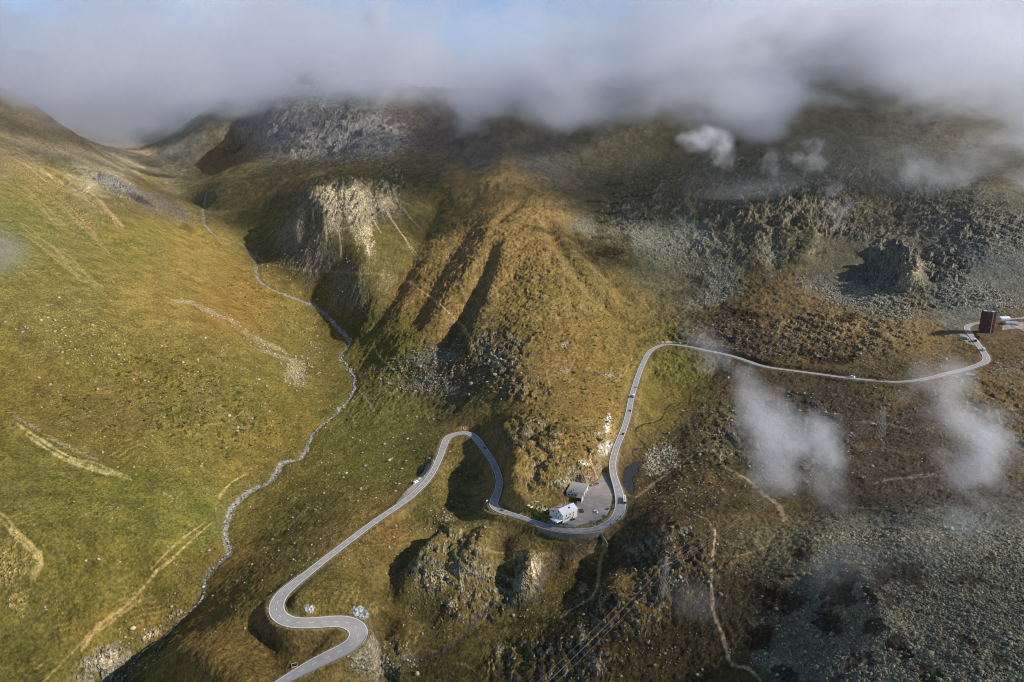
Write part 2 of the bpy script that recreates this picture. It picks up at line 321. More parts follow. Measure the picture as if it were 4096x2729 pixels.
# stream beds
STREAM_W = catmull(STREAM, 12)
PS = resample(np.array([w_z(*p) for p in STREAM_W]), 6.0)
w, D, SG, E, T, tl = line_field(PS, 60, PS[:, 2])
stream_D = np.full(X.shape, 999.0, np.float32); stream_D[w] = D; stream_S = np.ones(X.shape, np.float32); stream_S[w] = SG; stream_T = np.zeros(X.shape, np.float32); stream_T[w] = T
dw = D + 3.0 * wx[w]
gorge = sstep(560, 450, Y[w])
Z[w] = Z[w] - (2.2 * np.exp(-(dw / 7.0) ** 2) + 17 * gorge * np.exp(-(dw / 16.0) ** 2))
PG = resample(np.array([w_z(*p) for p in catmull(GULLY, 10)]), 4.0)
w, D, SG, E, T, tl = line_field(PG, 30, PG[:, 2]); gully_D = np.full(X.shape, 999.0, np.float32); gully_D[w] = D
Z[w] -= 3.0 * np.exp(-(D / 6.0) ** 2)
# road bench
def road_width(u, v):
    w = 7.3
    for (pu, pv, r, ex) in ((1110, 2430, 120, 3.6), (1290, 2490, 160, 3.4), (1430, 2540, 130, 5.0), (1250, 2650, 140, 3.6), (1850, 1740, 90, 3.0), (1980, 2015, 45, 1.5), (2475, 2030, 70, 3.0), (3940, 1440, 30, 1.0)):
        w += ex * math.exp(-((u - pu) ** 2 + (v - pv) ** 2) / (r * r))
    return w
RC = catmull(ROAD, 6)
RW = np.array([list(w_z(*p)) + [road_width(p[0], p[1])] for p in RC])
RW = resample(RW, 3.0)
for c in (0, 1, 2, 3):                                   # even out
    k = np.ones(7) / 7; RW[:, c] = np.convolve(np.pad(RW[:, c], 3, mode='edge'), k, 'valid') if c > 1 else np.convolve(np.pad(RW[:, c], 1, mode='edge'), np.ones(3) / 3, 'valid')
w, D, SG, E, T, tl = line_field(RW[::2], 40, RW[::2, 2])
HWID = np.interp(T, np.linspace(0, tl, len(RW)), RW[:, 3]) / 2
road_D = np.full(X.shape, 999.0, np.float32); road_D[w] = D - HWID
edge = D - HWID
b = sstep(9.0, 1.2, edge)
Z[w] = Z[w] * (1 - b) + (E - 0.45) * b
# level pads: car park and buildings, lay-bys
def poly_mask(pts, ext=0):
    P = np.array(pts, float); ins = np.zeros(U.shape, bool); n = len(P)
    m = sub_ell((P[:, 0].min() + P[:, 0].max()) / 2, (P[:, 1].min() + P[:, 1].max()) / 2, np.ptp(P[:, 0]) / 2 + 1, np.ptp(P[:, 1]) / 2 + 1, 1.3)
    u, v = U[m], V[m]; r = np.zeros(u.shape, bool)
    for i in range(n):
        x1, y1 = P[i]; x2, y2 = P[(i + 1) % n]
        c = ((y1 > v) != (y2 > v)) & (u < (x2 - x1) * (v - y1) / (y2 - y1 + 1e-9) + x1); r ^= c
    ins[m] = r; return ins
PARK = [(2412,1884),(2438,1895),(2446,1940),(2466,1960),(2476,1984),(2452,1984),(2448,2005),(2443,2035),(2428,2060),(2400,2080),(2350,2094),(2300,2103),(2250,2098),(2225,2075),(2235,2040),(2290,2040),(2318,2000),(2345,1950),(2392,1918)]
PARK_W = np.array([w_z(p[0], p[1], 1.6) for p in PARK])
def world_poly_mask(PWd, r):
    w = window(PWd, r + 2); x, y = X[w], Y[w]; ins = np.zeros(x.shape, bool)
    n = len(PWd)
    for i in range(n):
        x1, y1 = PWd[i, :2]; x2, y2 = PWd[(i + 1) % n, :2]
        ins ^= ((y1 > y) != (y2 > y)) & (x < (x2 - x1) * (y - y1) / (y2 - y1 + 1e-9) + x1)
    w2, D, *_ = line_field(np.vstack([PWd, PWd[:1]]), r + 2)
    return w, np.where(ins, -1.0, D)
FB_W = np.array([w_z(u, v, 5.96) for u, v in [(2288,1926),(2357,1937),(2327,1993),(2306,1990),(2310,1975),(2265,1967)]]); INN_W = np.array([w_z(u, v, 1.36) for u, v in [(2203,2086),(2251,2099),(2318,2068),(2290,2032),(2228,2034)]])
PADS = [(PARK_W, 1.3, 5.0), (FB_W, 1.3, 6.0), (INN_W, 1.3, 6.0)]
def pad(px, z): return np.array([w_z(p[0], p[1], z) for p in px])
for Pw, z, r in PADS:
    w, d = world_poly_mask(Pw, r); b = sstep(r, 0.5, d) * sstep(-0.6, 1.0, road_D[w]); Z[w] = Z[w] * (1 - b) + z * b

# retaining wall under the outside of the loop: the ground outside it lies lower
i0 = int(np.argmin(np.hypot(*(RW[:, :2] - np.array(w_z(2140, 2090, -3)[:2])).T))); i1 = int(np.argmin(np.hypot(*(RW[:, :2] - np.array(w_z(2400, 2110, -1)[:2])).T)))
ia_, ib_ = min(i0, i1), max(i0, i1)
Tn = np.gradient(RW[:, :2], axis=0); Tn /= np.linalg.norm(Tn, axis=1)[:, None]; RN = np.stack([Tn[:, 1], -Tn[:, 0]], 1)
mid = (ia_ + ib_) // 2; OUT = 1.0 if RN[mid, 1] < 0 else -1.0          # outside of the loop is towards the camera
WALL = np.c_[RW[ia_:ib_, :2] + RN[ia_:ib_] * (OUT * (RW[ia_:ib_, 3] / 2 + 1.9))[:, None], RW[ia_:ib_, 2]]
WALL_H = 6.5 * np.sin(np.linspace(0.10, 1.0, len(WALL))[::(1 if WALL[0, 0] < WALL[-1, 0] else -1)] * math.pi * 0.86) ** 0.8 + 1.0
w, D, SG, E, T, tl = line_field(WALL, 26, WALL[:, 2] - WALL_H)
sgn_out = np.sign((WALL[mid - ia_, 0] - RW[mid, 0]) * Tn[mid, 1] - (WALL[mid - ia_, 1] - RW[mid, 1]) * Tn[mid, 0])
lim = E - 0.42 * D + 0.6 * wx[w]; ok = (SG == sgn_out) & (D < 25) & (T > 1) & (T < tl - 1)
lim = lim + 12 * sstep(10, 25, D)
Z[w] = np.where(ok, np.minimum(Z[w], lim), Z[w])
# pond basin
POND = [(2534,1848),(2560,1847),(2573,1852),(2556,1870),(2548,1897),(2534,1904),(2529,1921),(2536,1945),(2534,1970),(2522,1979),(2512,1970),(2497,1945),(2490,1926),(2493,1897),(2500,1870),(2522,1858)]
PZ = -5.2; POND_W = np.array([w_z(p[0], p[1], PZ) for p in POND])
w, d = world_poly_mask(POND_W, 14); k = sstep(14, 0.0, d) * sstep(0.5, 3.0, road_D[w]); tz = np.where(d < 0, PZ - 0.9, PZ + 0.25 + 0.12 * np.maximum(d, 0)); Z[w] = Z[w] * (1 - k) + tz * k
for zz, px, r in ((83.0, [(3915,1330),(4020,1330),(4035,1345),(3960,1350),(3915,1345)], 10), ):
    Pw = pad(px, zz); w, d = world_poly_mask(Pw, r); k = sstep(r, 0, d) * sstep(0, 3, road_D[w]); Z[w] = Z[w] * (1 - k) + zz * k
# ------------------------------------------------------------------ colour of the ground (surface colours; the rock peak is lightened to offset cloud shade)
def lin(c):
    c = np.asarray(c, float) / 255.0; return np.where(c <= 0.04045, c / 12.92, ((c + 0.055) / 1.055) ** 2.4)
U, V = project(X, Y, Z)
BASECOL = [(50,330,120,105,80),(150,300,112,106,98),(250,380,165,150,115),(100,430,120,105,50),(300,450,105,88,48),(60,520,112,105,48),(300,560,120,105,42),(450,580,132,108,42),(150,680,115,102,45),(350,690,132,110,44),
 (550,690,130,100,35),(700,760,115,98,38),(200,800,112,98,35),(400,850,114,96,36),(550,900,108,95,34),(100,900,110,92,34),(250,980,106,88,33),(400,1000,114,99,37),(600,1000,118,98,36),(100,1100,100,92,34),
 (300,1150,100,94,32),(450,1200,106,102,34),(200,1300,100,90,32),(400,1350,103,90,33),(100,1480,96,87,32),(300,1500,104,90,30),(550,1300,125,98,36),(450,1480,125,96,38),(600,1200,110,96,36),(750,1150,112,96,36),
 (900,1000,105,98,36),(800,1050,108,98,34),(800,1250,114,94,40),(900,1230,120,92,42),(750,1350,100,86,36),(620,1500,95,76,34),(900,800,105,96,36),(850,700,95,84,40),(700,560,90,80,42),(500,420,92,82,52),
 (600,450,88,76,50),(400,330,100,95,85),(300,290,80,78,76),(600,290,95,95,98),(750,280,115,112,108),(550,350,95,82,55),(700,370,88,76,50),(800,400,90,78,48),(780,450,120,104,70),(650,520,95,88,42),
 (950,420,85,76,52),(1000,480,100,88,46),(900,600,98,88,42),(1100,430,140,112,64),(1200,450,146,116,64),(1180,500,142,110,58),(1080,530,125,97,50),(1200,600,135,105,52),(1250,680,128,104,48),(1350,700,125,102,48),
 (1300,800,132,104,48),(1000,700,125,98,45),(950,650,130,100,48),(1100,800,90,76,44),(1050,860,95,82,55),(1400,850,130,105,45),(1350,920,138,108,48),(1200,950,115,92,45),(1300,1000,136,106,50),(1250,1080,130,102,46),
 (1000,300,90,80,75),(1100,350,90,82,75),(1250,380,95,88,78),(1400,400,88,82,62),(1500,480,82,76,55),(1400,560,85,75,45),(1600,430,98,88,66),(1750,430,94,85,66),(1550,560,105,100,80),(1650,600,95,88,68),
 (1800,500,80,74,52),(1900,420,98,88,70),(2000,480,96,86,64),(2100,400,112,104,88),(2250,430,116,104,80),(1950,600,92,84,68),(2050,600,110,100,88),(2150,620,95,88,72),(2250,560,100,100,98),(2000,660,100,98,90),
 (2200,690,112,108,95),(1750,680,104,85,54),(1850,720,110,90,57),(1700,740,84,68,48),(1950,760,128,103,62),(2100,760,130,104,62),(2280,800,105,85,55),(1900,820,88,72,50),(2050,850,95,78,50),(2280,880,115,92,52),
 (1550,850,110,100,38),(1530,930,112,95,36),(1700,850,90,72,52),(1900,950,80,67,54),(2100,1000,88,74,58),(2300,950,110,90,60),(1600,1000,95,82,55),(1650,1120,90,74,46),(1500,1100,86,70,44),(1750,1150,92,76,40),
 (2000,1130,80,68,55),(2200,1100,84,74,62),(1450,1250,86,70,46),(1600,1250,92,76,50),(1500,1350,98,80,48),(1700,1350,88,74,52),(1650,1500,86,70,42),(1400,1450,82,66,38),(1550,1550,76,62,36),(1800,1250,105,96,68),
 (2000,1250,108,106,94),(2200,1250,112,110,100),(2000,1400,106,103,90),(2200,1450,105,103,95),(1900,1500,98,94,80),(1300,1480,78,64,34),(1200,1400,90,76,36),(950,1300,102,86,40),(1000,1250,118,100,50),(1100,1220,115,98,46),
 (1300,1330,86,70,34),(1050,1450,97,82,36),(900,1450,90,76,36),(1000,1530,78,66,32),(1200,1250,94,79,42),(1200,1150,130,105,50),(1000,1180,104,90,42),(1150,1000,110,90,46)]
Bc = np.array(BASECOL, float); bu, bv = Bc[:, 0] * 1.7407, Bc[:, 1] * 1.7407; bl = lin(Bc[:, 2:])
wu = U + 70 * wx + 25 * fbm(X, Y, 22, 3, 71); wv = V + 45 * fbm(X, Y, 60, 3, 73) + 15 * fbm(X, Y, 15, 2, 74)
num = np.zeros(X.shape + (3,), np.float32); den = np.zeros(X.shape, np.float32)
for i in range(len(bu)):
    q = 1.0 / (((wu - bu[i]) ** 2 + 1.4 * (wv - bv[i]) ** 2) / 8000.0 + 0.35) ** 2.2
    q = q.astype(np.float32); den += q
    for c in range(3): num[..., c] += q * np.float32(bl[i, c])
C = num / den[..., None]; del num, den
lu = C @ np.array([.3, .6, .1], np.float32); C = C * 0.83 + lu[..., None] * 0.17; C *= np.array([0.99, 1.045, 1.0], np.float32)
n1 = fbm(X, Y, 34, 4, 81, 0.6); n2 = fbm(X, Y, 9, 3, 85, 0.6); n3 = perlin(X / 2.3, Y / 2.3, 88); n4 = fbm(X, Y, 120, 3, 91)
grass = np.clip((C[..., 0] - 1.6 * C[..., 2]) / (C[..., 0] + 1e-4) * 2.2, 0, 1)     # how far a spot is vegetation rather than stone
nm_ = fbm(X, Y, 26, 5, 87, 0.78)
C *= np.clip(1 + 0.20 * n1 + 0.30 * n2 + 0.28 * n3 + 0.55 * nm_, 0.3, 2.0)[..., None]
def mixc(mask, col, k=1.0):
    m = (np.clip(mask, 0, 1) * k)[..., None].astype(np.float32); C[:] = C * (1 - m) + np.asarray(col, np.float32) * m
def mixw(w, mask, col, k=1.0):
    m = (np.clip(mask, 0, 1) * k)[..., None].astype(np.float32); C[w] = C[w] * (1 - m) + np.asarray(col, np.float32) * m
mixc(sstep(0.12, 0.5, n1 + 0.5 * n2 + 0.3 * n4) * grass, lin((138, 114, 48)), 0.28)
mixc(sstep(0.15, 0.6, -n1 + 0.4 * n2 + 0.3 * n4) * grass, lin((78, 80, 26)), 0.40)
mixc(sstep(0.28, 0.55, n2 + 0.25 * n3) * sstep(2250, 2700, U) * sstep(1000, 1250, V), lin((58, 46, 32)), 0.45)
# steep ground shows rock
gy = np.gradient(Z, axis=0) / np.gradient(Y, axis=0); gx = np.gradient(Z, axis=1) / np.gradient(X, axis=1)
slope = np.hypot(gx, gy - gx * (X / Y))
rockn = fbm(X, Y, 14, 4, 95, 0.6)
rocky = sstep(0.85, 1.25, slope + 0.45 * rockn) * np.clip(crag_mask * 1.6 + 0.5 * far, 0.05, 1)
rock_c = lin((132, 126, 112)) * (1 + 0.35 * rockn[..., None] + 0.25 * n3[..., None])
m = (rocky * 0.85)[..., None]; C[:] = C * (1 - m) + rock_c * m
# stone patches: (u, v, ru, rv, tilt, colour, cover)  in photograph pixels
ROCKPALE, SCREEC, PALE, SHRUB = lin((172, 160, 134)), lin((134, 133, 118)), lin((196, 180, 146)), lin((58, 64, 26))
PATCH = [(1380,800,120,60,10,PALE,.8),(1330,880,40,90,-20,PALE,.55),(1440,900,50,100,-15,PALE,.65),(1470,980,30,80,-10,PALE,.5),(1540,820,60,60,0,PALE,.4),(1200,900,25,90,10,ROCKPALE,.6),(470,740,110,30,25,lin((125,125,122)),.9),(640,820,160,40,22,lin((112,104,94)),.8),
 (350,755,34,14,-50,lin((195,186,168)),.45),(1300,520,300,130,0,lin((142,139,135)),.8),(1500,560,150,80,0,lin((132,129,127)),.65),(1150,600,80,30,-25,lin((125,120,112)),.6),(530,590,260,28,26,lin((176,158,124)),.6),(250,560,280,70,28,lin((146,130,100)),.75),(150,480,200,50,32,lin((140,128,104)),.6),(120,700,200,60,30,lin((140,122,82)),.5),(300,850,160,40,35,lin((142,124,84)),.45),  # grey rock peak colour lightened to offset the cloud shade on it
 (2600,950,170,70,12,SCREEC,.75),(2760,920,100,60,20,SCREEC,.55),(2830,980,90,50,25,SCREEC,.55),(2340,900,70,60,30,SCREEC,.5),(2880,1120,110,90,-20,SCREEC,.6),(2820,1200,130,40,-15,SCREEC,.5),(3080,1020,80,100,0,SCREEC,.4),
 (3420,1180,230,45,12,SCREEC,.75),(3560,1220,160,45,25,SCREEC,.6),(3900,1180,200,60,15,SCREEC,.75),(4000,900,220,150,25,lin((126,120,102)),.55),(3850,760,250,90,30,lin((122,114,94)),.4),(3100,860,260,90,0,lin((122,112,88)),.45),(2800,800,200,100,0,lin((122,112,88)),.42),(2500,640,300,100,0,lin((122,113,92)),.4),(3500,800,300,150,0,lin((120,111,90)),.4),
 (3640,1100,60,90,20,lin((165,150,125)),.6),(1500,1480,60,35,0,SCREEC,.25),(1720,1440,120,40,-10,SCREEC,.55),(1700,1530,60,60,0,SCREEC,.5),(1800,1560,80,40,0,SCREEC,.35),
 (860,1255,170,12,24,ROCKPALE,.4),(1060,1370,150,14,26,ROCKPALE,.4),(1100,1420,120,12,20,ROCKPALE,.35),(1180,1480,50,70,0,ROCKPALE,.45),(720,1205,70,10,8,ROCKPALE,.4),(100,1690,150,14,30,ROCKPALE,.25),(280,1790,180,18,24,ROCKPALE,.2),(50,2250,90,110,20,lin((150,132,88)),.55),(70,2420,50,70,0,lin((150,132,88)),.4),
 (3600,2160,400,40,3,lin((120,116,94)),.8),(3950,2300,300,200,0,lin((116,112,92)),.75),(3350,2300,140,90,0,lin((124,120,94)),.8),(3300,2470,120,130,20,lin((120,116,94)),.8),(3700,2550,300,250,20,lin((116,112,92)),.8),(4000,2650,250,200,0,lin((116,112,92)),.8),(3100,2640,120,40,10,SCREEC,.5),(3450,2680,150,100,0,SCREEC,.7),
 (2640,1840,70,60,-35,ROCKPALE,.75),(2430,1700,14,50,8,lin((205,200,188)),.9),(2425,1790,50,26,-40,lin((196,190,176)),.8),(2240,1930,40,18,0,ROCKPALE,.6),(2340,1850,30,14,0,PALE,.8),(2370,1900,30,25,0,lin((150,118,90)),.5),(2160,2045,60,18,5,lin((88,96,34)),.8),(2180,2075,50,14,8,lin((84,90,34)),.7),(2165,2035,30,8,5,lin((170,168,155)),.6),(2460,2030,14,50,-5,lin((100,98,44)),.9),(2400,2098,60,8,-20,lin((104,100,48)),.9),
 (1240,2435,26,26,-40,lin((190,195,195)),.5),(1440,2450,34,26,20,lin((150,158,160)),.9),(1455,2660,45,40,0,lin((118,118,104)),.6),(2150,2250,22,50,10,ROCKPALE,.8),(2110,2300,18,50,0,lin((140,130,90)),.6),(1760,2310,50,36,0,lin((150,140,112)),.8),(1810,2420,24,40,0,lin((150,135,112)),.7),(1850,2350,14,40,0,ROCKPALE,.5),(1950,2290,30,40,0,lin((140,122,100)),.5),
 (2330,2350,20,30,0,ROCKPALE,.3),(2690,2320,30,20,0,ROCKPALE,.6),(2330,2540,14,40,0,ROCKPALE,.6),(2380,2650,40,60,-20,lin((160,140,118)),.5),(2000,2600,30,40,0,ROCKPALE,.4),(420,2640,70,40,-30,ROCKPALE,.6),(600,2540,50,20,-30,ROCKPALE,.6),(700,2460,50,14,-30,ROCKPALE,.5),
 (1860,1712,20,10,0,lin((190,160,130)),.8),(2260,1380,25,14,0,ROCKPALE,.5),(2440,1500,30,12,0,ROCKPALE,.3),(2110,1730,30,20,0,ROCKPALE,.4),(2230,1750,40,24,0,ROCKPALE,.4),(2390,1735,40,20,0,ROCKPALE,.4),(1980,1430,40,50,0,ROCKPALE,.45),(2040,1350,20,30,0,ROCKPALE,.3),(2250,1480,30,20,0,ROCKPALE,.4),(2430,1500,25,16,0,ROCKPALE,.4)]
stone = np.zeros(X.shape, np.float32)
nf = fbm(X, Y, 4.5, 3, 101, 0.65)
for (u, v, ru, rv, tilt, col, k) in PATCH:
    w = sub_ell(u, v, ru, rv, 1.7)
    if w is None: continue
    t = math.radians(tilt); du, dv = U[w] - u, V[w] - v
    p = (du * math.cos(t) + dv * math.sin(t)) / ru; q = (-du * math.sin(t) + dv * math.cos(t)) / rv
    r = np.sqrt(p * p + q * q)
    m = sstep(0.08, -0.10, (r - 0.85) * 0.7 + 0.5 * rockn[w] + 0.5 * nf[w] + 0.22 * n3[w] + 0.4 * n1[w] - (k - 0.6) * 0.5) * min(1.0, k + 0.2)
    cc = np.asarray(col) * np.clip(1 + 0.7 * nf[w] + 0.45 * n3[w], 0.25, 1.8)[..., None]
    m = m * np.clip(0.72 + 0.9 * nf[w] + 0.35 * n3[w], 0.15, 1.0); mm = m[..., None]; C[w] = C[w] * (1 - mm) + cc * mm; stone[w] = np.maximum(stone[w], m)
# dark vegetation inside the boulder field and green shrub spots on the meadow
HEATH = lin((52, 40, 30)); heath = np.zeros(X.shape, np.float32)
for (u, v, ru, rv, tilt) in [(3120,2390,100,90,0),(3140,2310,50,36,0),(3210,2225,60,34,0),(3420,2290,90,110,-30),(3370,2380,90,90,0),(3600,2290,160,80,0),(3470,2340,90,100,0),(3320,2480,80,100,0),(3500,2500,100,50,30),(3600,2590,100,60,45),(3700,2680,100,50,40),(3400,2680,100,90,30),(3560,2400,60,40,20),(3850,2560,90,40,35),(3900,2330,110,40,10),(3030,2560,90,60,0),(3150,2690,80,40,0),(4000,2640,40,18,20),(3960,2230,60,20,0),(3380,1270,60,20,0),(3000,1260,100,26,10),(3330,1440,120,24,0),(2800,1130,40,40,0),(2500,960,40,40,0),(2440,1010,80,30,0)]:
    w = sub_ell(u, v, ru, rv, 1.7)
    t = math.radians(tilt); du, dv = U[w] - u, V[w] - v
    p = (du * math.cos(t) + dv * math.sin(t)) / ru; q = (-du * math.sin(t) + dv * math.cos(t)) / rv
    m = sstep(0.12, -0.12, np.sqrt(p * p + q * q) * .8 - 0.55 + 0.8 * rockn[w] + 0.4 * nf[w] + .6 * n1[w]); mixw(w, m, HEATH, .75); stone[w] *= 1 - m; heath[w] = np.maximum(heath[w], m)
def shrub_area(u, v, ru, rv, tilt, thr):
    w = sub_ell(u, v, ru, rv, 1.3)
    t = math.radians(tilt); du, dv = U[w] - u, V[w] - v
    p = (du * math.cos(t) + dv * math.sin(t)) / ru; q = (-du * math.sin(t) + dv * math.cos(t)) / rv
    n = perlin(X[w] / 6.5, Y[w] / 11.0, 203) + 0.5 * perlin(X[w] / 3, Y[w] / 4, 204) + 0.35 * n1[w]
    m = sstep(thr, thr + 0.12, n) * sstep(1.1, 0.6, np.sqrt(p * p + q * q)); mixw(w, m, SHRUB, .8)
for a_ in [(750,1600,420,190,25,.42),(1100,1260,240,110,35,.5),(1000,1180,160,60,20,.55),(300,1620,200,80,20,.6),(2250,1180,200,110,0,.6),(2100,1320,160,90,0,.62),(2400,1560,120,70,0,.55),(450,1950,400,200,0,.9)]: shrub_area(*a_)
# worn lines: paths, erosion streaks, gravel banks  (photograph line, width m, colour, cover)
TAN, TRACK, GRAVEL = lin((178, 150, 104)), lin((150, 132, 104)), lin((150, 148, 142))
LINES = [([(0,590),(180,680),(330,770),(430,850),(530,960)],14,lin((158,138,98)),.7),([(0,640),(150,740),(260,830),(360,930),(450,1050)],9,lin((150,130,90)),.6),([(90,640),(230,740),(330,780)],9,lin((165,145,110)),.7),([(60,900),(200,1000),(320,1100),(400,1150)],12,lin((150,136,92)),.5),([(0,700),(140,800),(260,930)],8,lin((150,132,90)),.5),
 ([(0,1650),(120,1740),(260,1830),(420,1890),(560,1930)],6,lin((170,158,112)),.55),([(0,2070),(90,2160),(160,2240),(130,2310)],7,lin((168,148,100)),.5),
 ([(980,1640),(900,1690),(780,1700)],1.2,TAN,.4),([(860,2080),(760,2170),(650,2270),(560,2340)],2.0,lin((186,160,112)),.5),([(820,2090),(700,2180),(600,2280)],2.0,lin((186,160,112)),.4),([(640,2270),(520,2410),(400,2500),(330,2600)],1.8,TAN,.6),([(560,2400),(430,2500),(330,2570)],1.3,TAN,.5),([(1030,1880),(930,1930),(870,2000),(860,2060)],2.0,lin((180,156,110)),.5),([(400,2490),(240,2660),(160,2740)],1.2,TAN,.4),([(780,2560),(640,2640),(520,2720)],1.2,TAN,.3),
 ([(1020,1010),(1060,1050),(1200,1080),(1400,1090),(1560,1100)],1.8,TAN,.5),([(1560,1085),(1680,1160),(1780,1240),(1860,1320),(1900,1400),(1980,1440)],2.2,lin((190,165,120)),.7),([(1480,1330),(1520,1430),(1580,1490),(1620,1560),(1630,1600)],2.6,lin((178,160,110)),.7),([(1990,1430),(2120,1480),(2250,1500),(2300,1440)],1.8,TAN,.5),([(2540,1410),(2500,1490),(2460,1530),(2400,1545),(2280,1535),(2250,1500)],2.6,lin((160,140,90)),.6),([(2200,1545),(2190,1480),(2270,1440)],1.6,TAN,.4),([(1950,1240),(2050,1250),(2250,1260)],1.4,TAN,.4),
 ([(1880,2185),(2000,2210),(2150,2215),(2300,2225),(2400,2190)],1.8,lin((160,138,110)),.5),([(1700,1640),(1720,1690),(1790,1800)],1.0,TAN,.4),
 ([(2360,1810),(2365,1850),(2390,1910)],1.6,lin((200,165,125)),.8),
 ([(1290,800),(1300,900),(1310,1000)],3.0,PALE,.8),([(1345,790),(1350,880),(1360,990),(1365,1040)],3.0,PALE,.8),([(1400,800),(1430,900),(1470,1000),(1480,1050)],3.5,PALE,.9),([(1450,790),(1490,880),(1540,960)],3.0,PALE,.7),([(1510,780),(1560,870),(1620,960),(1680,1040)],3.0,PALE,.7),([(1560,760),(1620,850),(1690,930)],3.0,lin((160,148,124)),.6),([(1250,830),(1255,920)],2.5,PALE,.6),([(1190,900),(1200,980)],3.0,ROCKPALE,.6),
 ([(1395,1612),(1440,1575),(1468,1600),(1494,1645)],1.8,GRAVEL,.7),([(1380,1630),(1420,1690),(1400,1690)],1.5,GRAVEL,.3),
 ([(2420,2190),(2398,2260),(2392,2330),(2365,2390),(2300,2430),(2245,2468)],2.4,TRACK,.85),([(2545,1988),(2580,1965),(2620,1930),(2690,1880),(2760,1828),(2810,1802),(2860,1802),(2890,1822),(2880,1850),(2930,1885),(3000,1925),(3050,1975),(3110,2020),(3140,2080)],3.4,TRACK,.9),([(2390,1910),(2300,1990)],0.5,TRACK,.1),
 ([(3780,1500),(3860,1505),(3920,1540),(3900,1560),(3960,1590),(4030,1630),(4060,1640),(3990,1640),(4010,1700),(4080,1740)],2.6,lin((150,130,100)),.6),
 ([(2850,2070),(2860,2120),(2860,2160),(2850,2230),(2845,2300),(2850,2400),(2860,2470),(2890,2540),(2905,2600),(2930,2660),(3000,2680),(3050,2740)],2.2,lin((186,158,126)),.8),
 ([(2860,2215),(2950,2225),(3060,2190),(3140,2160),(3150,2130)],1.6,lin((160,135,95)),.6),([(2700,1990),(2740,2040),(2830,2080),(2850,2120)],1.5,lin((160,135,95)),.5),([(3300,2020),(3500,2035),(3650,2010),(3680,1960)],2.0,lin((140,118,92)),.5),([(3500,1930),(3650,1910),(3800,1890)],4.0,lin((140,134,125)),.4),([(3400,1690),(3550,1700),(3650,1730)],3.0,lin((135,122,110)),.5),
 ([(1540,1960),(1480,2130),(1300,2180)],1.5,lin((70,72,30)),.0),([(960,2190),(1050,2160),(1150,2140),(1300,2080)],3.0,lin((72,66,26)),.7),([(980,2200),(1100,2180),(1250,2180),(1370,2178)],3.0,lin((80,74,26)),.6),
 ([(2760,1610),(2680,1620),(2640,1680),(2570,1700),(2540,1730),(2580,1790),(2530,1800),(2545,1840)],1.5,lin((40,36,28)),.85),([(2740,1500),(2760,1600),(2700,1690)],1.2,lin((50,44,30)),.6)]
lrng = np.random.default_rng(77)
for pts, wd, col, k in LINES:
    if k <= 0: continue
    base = np.array(catmull(pts, 12)); many = 1 if (wd < 1.9 or col is TRACK or np.allclose(col, lin((150, 130, 100)))) else (7 if wd > 5 else 4)
    for r in range(many):
        q = base.copy(); wdr = wd if many == 1 else wd * (0.42 if many == 4 else 0.30)
        if many > 1:
            n0 = int(lrng.integers(0, max(1, len(q) // 3))); n1_ = len(q) - int(lrng.integers(0, max(1, len(q) // 3))); q = q[n0:n1_]
            if len(q) < 3: continue
            ph_ = np.arange(len(q)) / 14.0; q[:, 0] += 9 * wd ** .6 * .5 * perlin(ph_, np.full(len(q), r * 3.7), 400 + r); q[:, 1] += 5 * wd ** .6 * perlin(ph_, np.full(len(q), r * 5.1), 450 + r) + (r - many / 2) * 1.5 * wd ** .6
        Pp = np.array([cast(p[0], p[1]) for p in q]); w, D, *_ = line_field(Pp, wdr * 2 + 3)
        m = sstep(wdr, wdr * 0.2, D + wdr * 0.8 * nf[w] + 0.5 * wdr * np.maximum(0, rockn[w])); m = m * (np.clip(0.9 + 1.2 * n2[w], 0.2, 1.0) if many > 1 else 1.0); mixw(w, m, col, k)
# little terraces worn by cattle along the contours of the grass slopes
ph = Z / 2.6 + 0.9 * n1 + 0.25 * n2; tr_ = np.abs(ph - np.round(ph))
trk = sstep(0.16, 0.05, tr_) * sstep(0.1, 0.5, fbm(X, Y, 45, 3, 121) + 0.35 * n2) * sstep(0.25, 0.45, slope) * grass * (Y < 1500)
mixc(trk, lin((168, 146, 98)), .45)
# stream banks: gravel
bw = np.interp(Y, [400, 560, 640, 760, 830, 900, 1100, 1400, 1700], [0.4, 0.6, 1.0, 1.05, .65, .6, .9, .9, 1.3])
sdist = np.where(stream_D < 55, stream_D * np.where(stream_S == 0, 1, stream_S), 999.0)
br1 = np.abs(sdist + 4.5 * perlin(stream_T / 26.0, np.zeros_like(stream_T), 131) + 1.5 * perlin(stream_T / 8.0, np.zeros_like(stream_T), 132)); br2 = np.abs(sdist - 5.5 * perlin(stream_T / 34.0, np.ones_like(stream_T), 133) + 1.2 * perlin(stream_T / 9.0, np.ones_like(stream_T), 134)) + 1.2
gd = (np.minimum(br1, br2) + 1.8 * rockn + 1.5 * nf) / bw
m = sstep(3.8, 1.6, gd); cc = GRAVEL * np.clip(1 + 0.8 * nf + 0.5 * n3, .3, 1.9)[..., None]; mm = (m * 0.85 * sstep(500, 640, Y) * (1 - 0.5 * sstep(1300, 1600, Y)))[..., None]; C[:] = C * (1 - mm) + cc * mm
mixc(sstep(15, 5, gd) * (1 - m), lin((100, 94, 62)), .35)
mixc(sstep(4, 1.5, gully_D + 1.5 * nf), lin((74, 70, 64)), .6)
# verge beside the road
mixc(sstep(2.4, 0.6, road_D + 0.8 * nf) * (road_D > -20), lin((140, 128, 98)), .6)
mixc(sstep(0.6, -0.4, road_D), lin((110, 106, 100)), .9)
C = np.clip(C, 0.004, 0.8); C = 1.28 * C ** 1.12
rough_attr = np.clip(stone + 0.6 * rocky + 0.25, 0, 1)

